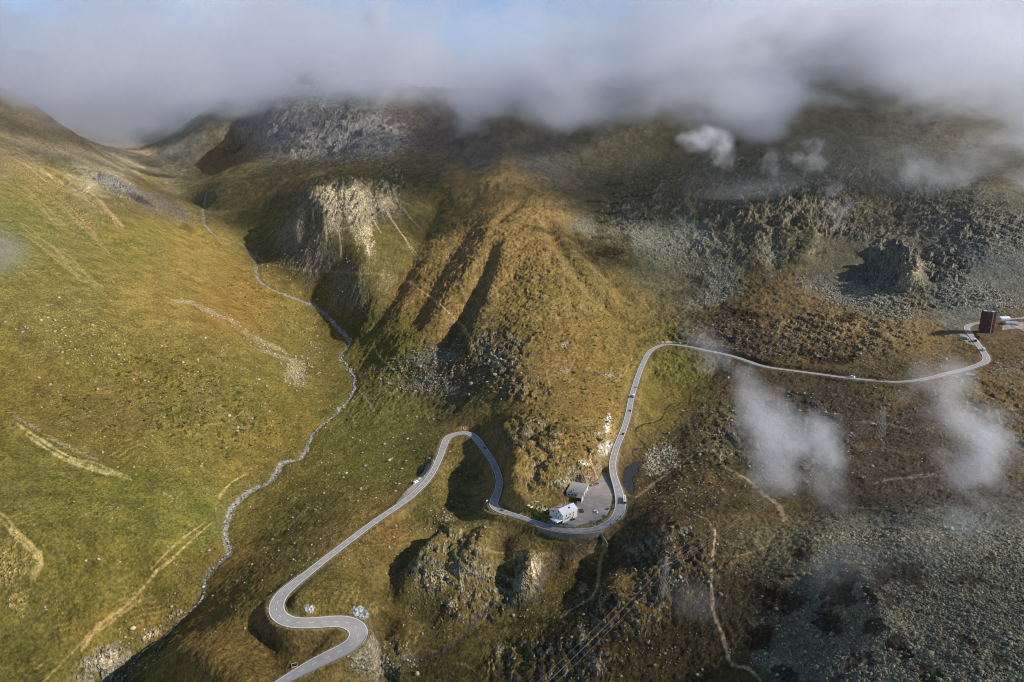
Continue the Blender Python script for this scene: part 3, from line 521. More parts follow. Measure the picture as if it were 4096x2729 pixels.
# ------------------------------------------------------------------ materials
def new_mat(name):
    m = bpy.data.materials.new(name); m.use_nodes = True; nt = m.node_tree; b = nt.nodes["Principled BSDF"]; b.inputs["Roughness"].default_value = 0.8
    b.inputs["Specular IOR Level"].default_value = 0.3
    return m, nt, b
def N(nt, kind, **kw):
    n = nt.nodes.new(kind)
    for k, v in kw.items():
        if k in n.inputs.keys(): n.inputs[k].default_value = v
        else: setattr(n, k, v)
    return n
def plain(name, rgb, rough=0.7, metal=0.0, var=0.12, scale=1.5, spec=0.3):
    m, nt, b = new_mat(name); c = tuple(lin(rgb))
    tc = N(nt, "ShaderNodeTexCoord"); nz = N(nt, "ShaderNodeTexNoise", Scale=scale, Detail=4.0)
    nt.links.new(tc.outputs["Object"], nz.inputs["Vector"])
    mx = N(nt, "ShaderNodeMix", data_type='RGBA')
    mx.inputs["A"].default_value = tuple(v * (1 - var) for v in c) + (1,); mx.inputs["B"].default_value = tuple(min(1, v * (1 + var)) for v in c) + (1,)
    nt.links.new(nz.outputs["Fac"], mx.inputs["Factor"]); nt.links.new(mx.outputs["Result"], b.inputs["Base Color"])
    b.inputs["Roughness"].default_value = rough; b.inputs["Metallic"].default_value = metal; b.inputs["Specular IOR Level"].default_value = spec
    return m

def mat_ground():
    m, nt, b = new_mat("ground"); L = nt.links.new
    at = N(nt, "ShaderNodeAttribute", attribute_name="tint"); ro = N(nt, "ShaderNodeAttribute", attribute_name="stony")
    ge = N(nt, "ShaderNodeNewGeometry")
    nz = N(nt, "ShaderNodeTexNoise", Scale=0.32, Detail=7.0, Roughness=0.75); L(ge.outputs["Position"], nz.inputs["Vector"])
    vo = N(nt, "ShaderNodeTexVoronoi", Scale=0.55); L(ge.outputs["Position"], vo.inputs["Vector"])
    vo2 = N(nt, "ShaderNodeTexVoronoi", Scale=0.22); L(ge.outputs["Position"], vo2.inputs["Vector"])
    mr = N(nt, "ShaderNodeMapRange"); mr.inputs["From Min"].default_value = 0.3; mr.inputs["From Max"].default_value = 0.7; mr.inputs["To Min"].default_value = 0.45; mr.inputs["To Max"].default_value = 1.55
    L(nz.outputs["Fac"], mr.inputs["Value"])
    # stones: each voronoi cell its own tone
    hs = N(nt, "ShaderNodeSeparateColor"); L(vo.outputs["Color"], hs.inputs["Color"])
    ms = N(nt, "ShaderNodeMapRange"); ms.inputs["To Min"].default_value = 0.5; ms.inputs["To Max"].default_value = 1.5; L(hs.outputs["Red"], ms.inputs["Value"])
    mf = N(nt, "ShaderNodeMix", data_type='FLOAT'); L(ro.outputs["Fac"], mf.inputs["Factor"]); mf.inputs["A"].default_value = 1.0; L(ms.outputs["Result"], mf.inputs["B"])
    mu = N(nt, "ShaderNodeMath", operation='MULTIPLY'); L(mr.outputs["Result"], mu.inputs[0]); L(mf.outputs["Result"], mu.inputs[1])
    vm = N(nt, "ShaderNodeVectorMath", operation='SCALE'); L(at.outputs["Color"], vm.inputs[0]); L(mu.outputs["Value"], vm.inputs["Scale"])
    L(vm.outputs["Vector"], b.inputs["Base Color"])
    b.inputs["Roughness"].default_value = 0.95; b.inputs["Specular IOR Level"].default_value = 0.12
    ad = N(nt, "ShaderNodeMath", operation='ADD'); L(vo.outputs["Distance"], ad.inputs[0]); L(vo2.outputs["Distance"], ad.inputs[1])
    mx = N(nt, "ShaderNodeMix", data_type='FLOAT'); L(ro.outputs["Fac"], mx.inputs["Factor"]); L(nz.outputs["Fac"], mx.inputs["A"]); L(ad.outputs["Value"], mx.inputs["B"])
    bp = N(nt, "ShaderNodeBump", Strength=1.0, Distance=2.6); L(mx.outputs["Result"], bp.inputs["Height"]); L(bp.outputs["Normal"], b.inputs["Normal"])
    return m

def grid_mesh(name, xyz, nl, na):
    me = bpy.data.meshes.new(name)
    j, i = np.meshgrid(np.arange(nl - 1), np.arange(na - 1), indexing='ij'); v0 = (j * na + i).ravel()
    F = np.stack([v0, v0 + 1, v0 + na + 1, v0 + na], 1).astype(np.int32)
    me.vertices.add(len(xyz)); me.vertices.foreach_set("co", xyz.astype(np.float32).ravel())
    me.loops.add(F.size); me.loops.foreach_set("vertex_index", F.ravel())
    me.polygons.add(len(F)); me.polygons.foreach_set("loop_start", np.arange(0, F.size, 4, dtype=np.int32)); me.polygons.foreach_set("loop_total", np.full(len(F), 4, np.int32))
    me.polygons.foreach_set("use_smooth", np.ones(len(F), bool))
    me.update(); return me
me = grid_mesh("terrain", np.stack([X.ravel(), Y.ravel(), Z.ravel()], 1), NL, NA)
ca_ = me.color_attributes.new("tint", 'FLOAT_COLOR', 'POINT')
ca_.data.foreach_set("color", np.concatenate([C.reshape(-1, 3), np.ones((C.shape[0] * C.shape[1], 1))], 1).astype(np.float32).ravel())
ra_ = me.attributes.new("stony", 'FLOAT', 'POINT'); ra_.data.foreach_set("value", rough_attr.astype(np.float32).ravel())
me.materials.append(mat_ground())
terrain = bpy.data.objects.new("terrain", me); COL.objects.link(terrain); terrain["kind"] = "structure"

def ribbon(name, P, width, lift, mat, kind="structure", parent=None, lateral=None):
    """flat strip along world polyline P (x, y, z); uv = (across in m from the centre, along in m)"""
    P = np.asarray(P, float); T = np.gradient(P[:, :2], axis=0); T /= np.linalg.norm(T, axis=1)[:, None] + 1e-9
    Nn = np.stack([T[:, 1], -T[:, 0]], 1); wd = np.broadcast_to(np.asarray(width, float), (len(P),)) / 2
    s = np.r_[0, np.cumsum(np.hypot(np.diff(P[:, 0]), np.diff(P[:, 1])))]
    cols = lateral or (-1, -0.5, 0, 0.5, 1); vs = []; uv = []
    for c in cols:
        q = P[:, :2] + Nn * (wd * c)[:, None]; vs.append(np.c_[q, P[:, 2] + lift]); uv.append(np.c_[wd * c, s])
    vs = np.stack(vs, 1).reshape(-1, 3); uv = np.stack(uv, 1).reshape(-1, 2); m = grid_mesh(name, vs, len(P), len(cols))
    wa = m.attributes.new("half_width", 'FLOAT', 'POINT'); wa.data.foreach_set("value", np.repeat(wd, len(cols)).astype(np.float32))
    lay = m.uv_layers.new(name="lane"); idx = np.empty(len(m.loops), np.int32); m.loops.foreach_get("vertex_index", idx)
    lay.data.foreach_set("uv", uv[idx].astype(np.float32).ravel())
    m.materials.append(mat); ob = bpy.data.objects.new(name, m); COL.objects.link(ob)
    if kind: ob["kind"] = kind
    if parent: ob.parent = parent
    return ob

def mat_road():
    m, nt, b = new_mat("asphalt_with_lines"); L = nt.links.new
    uvn = N(nt, "ShaderNodeUVMap", uv_map="lane"); sx = N(nt, "ShaderNodeSeparateXYZ"); L(uvn.outputs["UV"], sx.inputs[0])
    hw = N(nt, "ShaderNodeAttribute", attribute_name="half_width")
    def M(op, a, bb=None, c=None):
        n = N(nt, "ShaderNodeMath", operation=op)
        for k, v in enumerate((a, bb, c)):
            if v is None: continue
            if isinstance(v, (int, float)): n.inputs[k].default_value = v
            else: L(v, n.inputs[k])
        return n.outputs[0]
    ax = M('ABSOLUTE', sx.outputs["X"])
    edge = M('LESS_THAN', M('ABSOLUTE', M('SUBTRACT', M('SUBTRACT', hw.outputs["Fac"], ax), 0.55)), 0.17)
    dash = M('MULTIPLY', M('LESS_THAN', ax, 0.13), M('LESS_THAN', M('MODULO', sx.outputs["Y"], 9.0), 3.6))
    line = M('MAXIMUM', edge, dash)
    ge = N(nt, "ShaderNodeNewGeometry"); nz = N(nt, "ShaderNodeTexNoise", Scale=0.12, Detail=6.0, Roughness=0.6); L(ge.outputs["Position"], nz.inputs["Vector"])
    cr = N(nt, "ShaderNodeMix", data_type='RGBA'); cr.inputs["A"].default_value = tuple(lin((132, 128, 124))) + (1,); cr.inputs["B"].default_value = tuple(lin((166, 162, 156))) + (1,)
    L(nz.outputs["Fac"], cr.inputs["Factor"])
    # darker wheel tracks
    tr = M('SINE', M('MULTIPLY', ax, 3.3)); trk = N(nt, "ShaderNodeMapRange"); trk.inputs["From Min"].default_value = -1; trk.inputs["To Min"].default_value = 1.06; trk.inputs["To Max"].default_value = 0.9; L(tr, trk.inputs["Value"])
    vs = N(nt, "ShaderNodeVectorMath", operation='SCALE'); L(cr.outputs["Result"], vs.inputs[0]); L(trk.outputs["Result"], vs.inputs["Scale"])
    mx = N(nt, "ShaderNodeMix", data_type='RGBA'); L(line, mx.inputs["Factor"]); L(vs.outputs["Vector"], mx.inputs["A"]); mx.inputs["B"].default_value = (0.78, 0.77, 0.72, 1)
    L(mx.outputs["Result"], b.inputs["Base Color"]); b.inputs["Roughness"].default_value = 0.85
    return m
MAT_ROAD = mat_road()
road = ribbon("road", RW[:, :3], RW[:, 3], 0.0, MAT_ROAD)
# ------------------------------------------------------------------ object helpers
class MB:
    """collects boxes, prisms, tubes; build() links them as one mesh object"""
    def __init__(s): s.v = []; s.f = []
    def add(s, vs, fs):
        n = len(s.v); s.v += [tuple(p) for p in vs]; s.f += [[i + n for i in f] for f in fs]; return s
    def box(s, x0, x1, y0, y1, z0, z1): return s.frustum((x0, x1, y0, y1), (x0, x1, y0, y1), z0, z1)
    def frustum(s, b, t, z0, z1):
        vs = [(b[0], b[2], z0), (b[1], b[2], z0), (b[1], b[3], z0), (b[0], b[3], z0), (t[0], t[2], z1), (t[1], t[2], z1), (t[1], t[3], z1), (t[0], t[3], z1)]
        return s.add(vs, [[3, 2, 1, 0], [4, 5, 6, 7], [0, 1, 5, 4], [1, 2, 6, 5], [2, 3, 7, 6], [3, 0, 4, 7]])
    def prism(s, poly, z0, z1):
        n = len(poly); vs = [(x, y, z0) for x, y in poly] + [(x, y, z1) for x, y in poly]
        return s.add(vs, [list(range(n))[::-1], list(range(n, 2 * n))] + [[i, (i + 1) % n, n + (i + 1) % n, n + i] for i in range(n)])
    def side(s, prof, y0, y1):
        """profile in (x, z) swept along y"""
        n = len(prof); vs = [(x, y0, z) for x, z in prof] + [(x, y1, z) for x, z in prof]
        return s.add(vs, [list(range(n)), list(range(n, 2 * n))[::-1]] + [[i, n + i, n + (i + 1) % n, (i + 1) % n] for i in range(n)])
    def tube(s, a, b, r0, r1=None, n=6):
        r1 = r0 if r1 is None else r1; a, b = Vector(a), Vector(b); d = (b - a).normalized()
        u = d.orthogonal().normalized(); w = d.cross(u)
        vs = [a + (u * math.cos(k * 2 * math.pi / n) + w * math.sin(k * 2 * math.pi / n)) * r0 for k in range(n)] + [b + (u * math.cos(k * 2 * math.pi / n) + w * math.sin(k * 2 * math.pi / n)) * r1 for k in range(n)]
        return s.add(vs, [list(range(n))[::-1], list(range(n, 2 * n))] + [[i, (i + 1) % n, n + (i + 1) % n, n + i] for i in range(n)])
    def build(s, name, mat, parent=None, loc=None, rz=0.0, smooth=False):
        m = bpy.data.meshes.new(name); m.from_pydata(s.v, [], s.f)
        b = bmesh.new(); b.from_mesh(m); bmesh.ops.recalc_face_normals(b, faces=b.faces); b.to_mesh(m); b.free()
        if smooth: m.polygons.foreach_set("use_smooth", [True] * len(m.polygons))
        m.materials.append(mat); o = bpy.data.objects.new(name, m); COL.objects.link(o)
        if parent: o.parent = parent
        if loc is not None: o.location = loc
        if rz: o.rotation_euler = (0, 0, rz)
        return o
def thing(name, label, cat, loc, rz=0.0, group=None):
    o = bpy.data.objects.new(name, None); COL.objects.link(o); o.empty_display_size = 1; o.location = loc; o.rotation_euler = (0, 0, rz)
    return tag(o, label, cat, group)
def tag(o, label=None, cat=None, group=None, kind=None):
    if label: o["label"] = label
    if cat: o["category"] = cat
    if group: o["group"] = group
    if kind: o["kind"] = kind
    return o
def copy_tree(o, parent=None):
    c = o.copy(); COL.objects.link(c)
    if parent: c.parent = parent
    for ch in list(o.children): copy_tree(ch, c)
    return c
MT = {}
def P(name, rgb, **k):
    if name not in MT: MT[name] = plain(name, rgb, **k)
    return MT[name]
GLASS = P("dark_glass", (34, 40, 46), rough=0.12, spec=0.6, var=0.05); RUBBER = P("rubber", (26, 26, 27), rough=0.9)
WHITE = P("white_paint", (226, 226, 222), rough=0.4, var=0.04); GREY = P("silver_paint", (150, 153, 156), rough=0.3, metal=0.4, var=0.05); BLACK = P("black_paint", (24, 25, 28), rough=0.3, var=0.1)
RED = P("red_paint", (130, 24, 20), rough=0.35); CONC = P("concrete", (148, 142, 132), rough=0.95, var=0.25, scale=0.5); STEEL = P("galvanised_steel", (150, 152, 152), rough=0.5, metal=0.5); WOOD = P("old_wood", (98, 74, 52), rough=0.9, var=0.3)
def patch_mesh(name, mask, lift, mat):
    """ground surface inside a mask of grid points, lifted a little, as one draped sheet"""
    q = mask[:-1, :-1] & mask[1:, :-1] & mask[1:, 1:] & mask[:-1, 1:]
    j, i = np.nonzero(q); ids = j * NA + i; F = np.stack([ids, ids + 1, ids + NA + 1, ids + NA], 1)
    u, inv = np.unique(F, return_inverse=True); inv = inv.reshape(F.shape)
    me = bpy.data.meshes.new(name); vs = np.stack([X.ravel()[u], Y.ravel()[u], Z.ravel()[u] + lift], 1)
    me.from_pydata(vs.tolist(), [], inv.tolist()); me.materials.append(mat)
    o = bpy.data.objects.new(name, me); COL.objects.link(o); o["kind"] = "structure"; return o
ASPH = P("worn_asphalt", (146, 138, 130), rough=0.95, var=0.4, scale=0.16); GRAV = P("gravel", (150, 145, 130), rough=1.0, var=0.3, scale=0.8)
U, V = project(X, Y, Z)
RD2 = road_D
pm = np.zeros(X.shape, bool); w, d = world_poly_mask(PARK_W, 1); pm[w] = (d < 0) & (RD2[w] > 0.2)
patch_mesh("car_park", pm, 0.06, ASPH)
def px_patch(name, px, mat, lift=0.05): return patch_mesh(name, poly_mask(px) & (RD2 > 0.15), lift, mat)
px_patch("lay_by", [(1735,1832),(1741,1850),(1730,1880),(1700,1925),(1660,1968),(1620,2000),(1588,2020),(1582,2012),(1612,1975),(1655,1930),(1690,1890),(1712,1850)], ASPH)
px_patch("lay_by", [(2640,1366),(2660,1362),(2720,1366),(2760,1378),(2750,1384),(2690,1373),(2650,1374)], GRAV)
px_patch("lay_by", [(3833,1340),(3850,1336),(3880,1345),(3890,1365),(3905,1390),(3895,1384),(3866,1372),(3840,1358)], GRAV)
px_patch("forecourt", [(4010,1296),(4040,1290),(4200,1280),(4200,1340),(4110,1335),(4080,1318),(4040,1318),(4006,1322)], ASPH)
# pond and stream water
def mat_water(name, deep, foam, scale):
    m, nt, b = new_mat(name); L = nt.links.new; ge = N(nt, "ShaderNodeNewGeometry"); nz = N(nt, "ShaderNodeTexNoise", Scale=scale, Detail=5.0, Roughness=0.65); L(ge.outputs["Position"], nz.inputs["Vector"])
    cr = N(nt, "ShaderNodeValToRGB"); cr.color_ramp.elements[0].position = 0.45; cr.color_ramp.elements[0].color = tuple(lin(deep)) + (1,); cr.color_ramp.elements[1].position = 0.62; cr.color_ramp.elements[1].color = tuple(lin(foam)) + (1,)
    L(nz.outputs["Fac"], cr.inputs["Fac"]); L(cr.outputs["Color"], b.inputs["Base Color"]); b.inputs["Roughness"].default_value = 0.3; b.inputs["Specular IOR Level"].default_value = 0.3
    bp = N(nt, "ShaderNodeBump", Strength=0.2, Distance=0.1); L(nz.outputs["Fac"], bp.inputs["Height"]); L(bp.outputs["Normal"], b.inputs["Normal"]); return m
pb = MB(); n_ = len(POND_W); pc = catmull(np.vstack([POND_W, POND_W[:1]]), 3.0)[:-1]
pb.add([tuple(p[:2]) + (PZ,) for p in pc], [list(range(len(pc)))]); pond = pb.build("pond_water", mat_water("pond_water", (38, 36, 32), (50, 47, 42), 0.2)); pond["kind"] = "structure"
def water_strip(name, PX, wd, mat, wob, seed):
    q = resample(PX, 3.0); T = np.gradient(q[:, :2], axis=0); T /= np.linalg.norm(T, axis=1)[:, None] + 1e-9
    off = wob * perlin(np.arange(len(q)) / 9.0, np.zeros(len(q)), seed); xy = q[:, :2] + np.stack([T[:, 1], -T[:, 0]], 1) * off[:, None]
    wv_ = wd * (1 + 0.6 * perlin(np.arange(len(q)) / 5.0, np.ones(len(q)), seed + 1)); z = ground(xy[:, 0], xy[:, 1])
    return ribbon(name, np.c_[xy, z], wv_, 0.35, mat, lateral=(-1, 0, 1))
FOAM = mat_water("stream_water", (52, 54, 48), (205, 204, 198), 0.4)
water_strip("stream_water", PS[PS[:, 1] < 1350], 1.9, FOAM, 3.0, 301); water_strip("stream_water", PG[4:-50], 0.9, FOAM, 0.8, 305)
# ------------------------------------------------------------------ road furniture: wall, rails, posts
def wall_strip(P3, hts, th):
    """upright wall along polyline P3 (top heights in z), hts deep"""
    b = MB(); n = len(P3); T = np.gradient(P3[:, :2], axis=0); T /= np.linalg.norm(T, axis=1)[:, None]; Nn = np.stack([T[:, 1], -T[:, 0]], 1) * th / 2
    vs = []
    for k in range(n):
        (x, y, z), h = P3[k], hts[k]; nx, ny = Nn[k]
        vs += [(x - nx, y - ny, z - h), (x + nx, y + ny, z - h), (x + nx, y + ny, z), (x - nx, y - ny, z)]
    fs = [[0, 1, 2, 3], [4 * n - 4, 4 * n - 1, 4 * n - 2, 4 * n - 3]]
    for k in range(n - 1):
        a = 4 * k; fs += [[a + i, a + (i + 1) % 4, a + 4 + (i + 1) % 4, a + 4 + i] for i in range(4)]
    return b.add(vs, fs)
RWALL = P("stained_concrete", (120, 112, 100), rough=1.0, var=0.35, scale=0.35)
rw = thing("retaining_wall", "tall stained concrete retaining wall carrying the outside of the road loop", "retaining wall", (0, 0, 0))
wall_strip(np.c_[WALL[:, :2], WALL[:, 2] + 0.15], WALL_H + 3.0, 0.8).build("wall_face", RWALL, rw)
wall_strip(np.c_[WALL[:, :2], WALL[:, 2] + 0.5], np.full(len(WALL), 0.36), 1.1).build("coping", CONC, rw)
e = WALL[-1] if WALL[-1, 0] > WALL[0, 0] else WALL[0]
wp = np.array([[e[0] - 3.5, e[1] - 0.9, e[2] - 0.6], [e[0] - 1, e[1] - 5, e[2] - 3.2], [e[0] + 2.0, e[1] - 10, e[2] - 7.0]])
wall_strip(wp, np.full(3, 6.0), 0.7).build("wing_wall", RWALL, rw)
def road_idx(u, v): x, y, _ = w_z(u, v, np.interp(0, [0], [0])) if False else cast(u, v); return int(np.argmin(np.hypot(RW[:, 0] - x, RW[:, 1] - y)))
def road_side(i, side, extra): return np.r_[RW[i, :2] + RN[i] * side * (RW[i, 3] / 2 + extra), RW[i, 2]]
def guard_rail(label, p0, p1, side, step=4):
    a, b = sorted((road_idx(*p0), road_idx(*p1))); t = thing("guard_rail", label, "guard rail", tuple(RW[a, :3]), 0, "steel guard rails along the pass road"); o = np.array(RW[a, :3])
    pts = np.array([road_side(i, side, 0.25) for i in range(a, b)]) - o
    wall_strip(np.c_[pts[:, :2], pts[:, 2] + 0.85], np.full(len(pts), 0.34), 0.10).build("rail", STEEL, t)
    for k in range(0, len(pts), step): MB().box(-.07, .07, -.07, .07, -0.5, 0.8).build("post", STEEL, t, tuple(pts[k] + np.array([0, 0, 0])))
    return t
def side_of(u, v):
    """which side of the road a photograph point lies on"""
    x, y, _ = cast(u, v); i = int(np.argmin(np.hypot(RW[:, 0] - x, RW[:, 1] - y))); return 1.0 if (x - RW[i, 0]) * RN[i, 0] + (y - RW[i, 1]) * RN[i, 1] > 0 else -1.0
for lb, p0, p1, q in [("steel guard rail on top of the concrete retaining wall below the white house", (2030,2052), (2430,2096), (2306,2140)), ("steel guard rail round the outside of the lowest hairpin bend", (1440,2540), (1126,2729), (1340,2640)),
                      ("steel guard rail along the rock wall side of the steep road stretch", (1945,1808), (1990,1890), (1960,1860)), ("steel guard rail beside the grass bank at the wide left bend", (1200,2316), (1106,2420), (1090,2400)), ("steel guard rail outside the bus stop bay", (2489,2040), (2420,2102), (2480,2080))]:
    guard_rail(lb, p0, p1, side_of(*q))
post0 = None
PAINTB = P("post_black", (30, 30, 30)); k_ = 0
for i in range(8, len(RW) - 8, 13):
    for sd in (-1, 1):
        x, y, z = road_side(i, sd, 0.7)
        u_, v_ = project(x, y, z)
        if not (0 < u_ < PW and 1300 < v_ < PH): continue
        if pm[np.clip(int((math.log(y) - L0) / (L1 - L0) * (NL - 1)), 0, NL - 1), np.clip(int((x / y - A0) / (A1 - A0) * (NA - 1)), 0, NA - 1)]: continue
        if post0 is None:
            post0 = thing("delineator_post", "white roadside marker post with black cap band", "marker post", (x, y, z), 0, "marker posts lining the pass road")
            MB().frustum((-.06, .06, -.06, .06), (-.05, .05, -.05, .05), -0.3, 1.0).build("shaft", WHITE, post0); MB().box(-.065, .065, -.065, .065, 0.74, 0.92).build("band", PAINTB, post0)
        else: copy_tree(post0).location = (x, y, z)
def ground_wall(name, label, pts, h, th, mat, cat="wall"):
    P_ = resample(np.array([cast(p[0], p[1]) for p in catmull(pts, 8)]), 2.0); P_[:, 2] = ground(P_[:, 0], P_[:, 1]) + h
    return tag(wall_strip(P_, np.full(len(P_), h + 1.0), th).build(name, mat), label, cat)
STONEW = P("dry_stone", (160, 142, 112), rough=1.0, var=0.4, scale=1.2)
ground_wall("parapet_wall", "low pale stone parapet along the valley side of the descending road", [(1963,1868),(1972,1900),(1977,1930),(1973,1965),(1962,1990)], 0.9, 0.6, STONEW)
ground_wall("stone_wall", "curved dry stone wall round the corner platform below the sharp bend", [(1943,2012),(1934,2030),(1944,2047),(1975,2058),(2000,2062)], 1.1, 0.7, STONEW)
ground_wall("stone_wall", "straight stone wall at the foot of the white house terrace", [(2205,2098),(2230,2104),(2270,2108),(2298,2111)], 1.2, 0.6, CONC)
# ------------------------------------------------------------------ buildings
def at_roof(px, z): return [w_z(p[0], p[1], z)[:2] for p in px]
GZ = 1.36
HW = P("cream_render", (206, 203, 196), rough=0.9, var=0.06, scale=0.6); METALROOF = P("pale_metal_roof", (205, 206, 212), rough=0.45, var=0.05, scale=0.4); FLATROOF = P("gravel_roof", (152, 150, 142), rough=1.0, var=0.1, scale=0.3); TANROOF = P("tan_roof", (158, 138, 116), rough=1.0, var=0.12); BROWNWALL = P("brown_cladding", (112, 82, 64), rough=0.9, var=0.2)
A = np.array(w_z(2251, 2093, GZ)); B_ = np.array(w_z(2308, 2067, GZ)); ang = math.atan2(B_[1] - A[1], B_[0] - A[0]); LN = float(np.hypot(*(B_ - A)[:2])); WD = 11.0
h = thing("house", "large white gable roofed mountain inn with annex and terrace inside the road loop", "house", (A[0], A[1], GZ - 0.3), ang)
EV, RG = 8.0, 11.4
wl = MB(); wl.side([(0, 0), (0, EV), (WD / 2, RG), (WD, EV), (WD, 0)], 0, LN)
wl.v = [(y, x, z) for x, y, z in wl.v]                                      # sweep along the long side
walls = wl.build("wall", HW, h)
rf = MB()
for s0, s1 in ((-0.6, WD / 2), (WD + 0.6, WD / 2)):
    z0 = EV - 0.6 * (RG - EV) / (WD / 2) + 0.05; z1 = RG + 0.05
    rf.add([(-.6, s0, z0), (LN + .6, s0, z0), (LN + .6, s1, z1), (-.6, s1, z1), (-.6, s0, z0 + .25), (LN + .6, s0, z0 + .25), (LN + .6, s1, z1 + .25), (-.6, s1, z1 + .25)], [[0, 1, 2, 3], [4, 7, 6, 5], [0, 4, 5, 1], [1, 5, 6, 2], [2, 6, 7, 3], [3, 7, 4, 0]])
roof = rf.build("roof", METALROOF, h)
sk = MB().add([(LN * .55, 2.4, EV + 1.95), (LN * .55 + 1.6, 2.4, EV + 1.95), (LN * .55 + 1.6, 3.6, EV + 2.72), (LN * .55, 3.6, EV + 2.72), (LN * .55, 2.4, EV + 2.3), (LN * .55 + 1.6, 2.4, EV + 2.3), (LN * .55 + 1.6, 3.6, EV + 3.0), (LN * .55, 3.6, EV + 3.0)], [[0, 1, 2, 3], [4, 7, 6, 5], [0, 4, 5, 1], [1, 5, 6, 2], [2, 6, 7, 3], [3, 7, 4, 0]]); sk.build("skylight", GLASS, roof)
for cx, cyy in ((LN * .45, WD * .62), (LN * .72, WD * .95)): MB().box(cx - .45, cx + .45, cyy - .45, cyy + .45, EV + 1, RG + 1.3).build("chimney", CONC, roof)
def house_window(x, z, w_=1.1, hh=1.4, face='front', par=h):
    if face == 'front': f = MB().box(x - w_ / 2 - .12, x + w_ / 2 + .12, -.10, .05, z - .12, z + hh + .12); g = MB().box(x - w_ / 2, x + w_ / 2, -.14, -.06, z, z + hh)
    else: f = MB().box(-.10, .05, x - w_ / 2 - .12, x + w_ / 2 + .12, z - .12, z + hh + .12); g = MB().box(-.14, -.06, x - w_ / 2, x + w_ / 2, z, z + hh)
    fo = f.build("window", WHITE, par); g.build("pane", GLASS, fo)
for x, z in ((LN * .25, 5.2), (LN * .5, 5.2), (LN * .75, 5.2), (LN * .75, 2.9)): house_window(x, z)
for x in (.2, .3, .4, .5): house_window(LN * x, 2.6, 1.2, 1.3)
for x, z in ((3.2, 5.6), (7.6, 5.6), (5.5, 8.3), (5.4, 3.0), (8.6, 3.0)): house_window(x, z, face='gable')
MB().box(LN * .62, LN * .62 + 1.3, -.12, .05, 0.3, 2.5).build("door", WOOD, h)
anx = MB().box(1.0, LN - 1.5, WD, WD + 7.0, 0, 5.6).build("annex", HW, h); MB().box(0.6, LN - 1.1, WD + 0.02, WD + 7.4, 5.6, 5.95).build("flat_roof", TANROOF, anx)
ter = MB().box(-6.0, -0.02, 1.0, 9.0, 0, 2.6).build("conservatory", GLASS, h); MB().frustum((-6.6, -0.02, .4, 9.6), (-6.2, -0.02, .8, 9.2), 2.6, 3.2).build("canopy", WHITE, ter)
for k in range(5): MB().box(-6.08, -5.94, 1.0 + k * 1.9, 1.2 + k * 1.9, 0, 2.6).build("mullion", WHITE, ter)
# flat roofed building
RZ = GZ + 4.6
q = at_roof([(2288,1926),(2357,1937),(2334,1974),(2265,1967)], RZ)
fb = thing("flat_roofed_building", "long grey flat roofed building with shuttered bays beside the car park", "building", (q[2][0], q[2][1], GZ - 0.3))
loc = [(p[0] - q[2][0], p[1] - q[2][1]) for p in q]
def inset(poly, d):
    c = np.mean(poly, axis=0); return [tuple(np.array(p) + (c - np.array(p)) / np.linalg.norm(c - np.array(p)) * d) for p in poly]
wb = MB().prism(inset(loc, .5), 0, 4.5).build("wall", HW, fb); rb = MB().prism(loc, 4.5, 4.95).build("roof", FLATROOF, fb)
MB().box(-11.5, -10.6, 3.0, 3.9, 4.95, 6.4).build("chimney", BROWNWALL, rb)
a_, b2 = np.array(inset(loc, .48)[2]), np.array(inset(loc, .48)[1])
for k in range(7):
    p = a_ + (b2 - a_) * (k + .5) / 7; d = (b2 - a_) / np.linalg.norm(b2 - a_); n = np.array([d[1], -d[0]])
    MB().prism([tuple(p + d * 1.1 + n * .08), tuple(p - d * 1.1 + n * .08), tuple(p - d * 1.1 - n * .05), tuple(p + d * 1.1 - n * .05)], .4, 3.2).build("shutter_door", WHITE if k % 2 else BROWNWALL, fb)
a_, b2 = np.array(inset(loc, .48)[3]), np.array(inset(loc, .48)[2])
for k in range(4):
    p = a_ + (b2 - a_) * (k + .7) / 5; d = (b2 - a_) / np.linalg.norm(b2 - a_); n = np.array([d[1], -d[0]])
    MB().prism([tuple(p + d * .8 + n * .08), tuple(p - d * .8 + n * .08), tuple(p - d * .8 - n * .05), tuple(p + d * .8 - n * .05)], 1.2, 2.8).build("window", GLASS, fb)
q2 = at_roof([(2314,1972),(2335,1976),(2326.6,1993),(2306,1990)], GZ + 5.6); l2 = [(p[0] - q[2][0], p[1] - q[2][1]) for p in q2]
blk = MB().prism(inset(l2, .3), 0, 5.5).build("front_block", HW, fb); MB().prism(l2, 5.5, 5.85).build("block_roof", TANROOF, blk)
p, r_ = np.array(inset(l2, .3)[3]), np.array(inset(l2, .3)[2]); d = (r_ - p) / np.linalg.norm(r_ - p); n = np.array([d[1], -d[0]])
MB().prism([tuple(p + n * .1), tuple(r_ + n * .1), tuple(r_ - n * .02), tuple(p - n * .02)], 1.9, 5.4).build("dark_cladding", P("charcoal_cladding", (48, 47, 48), rough=.8), blk)
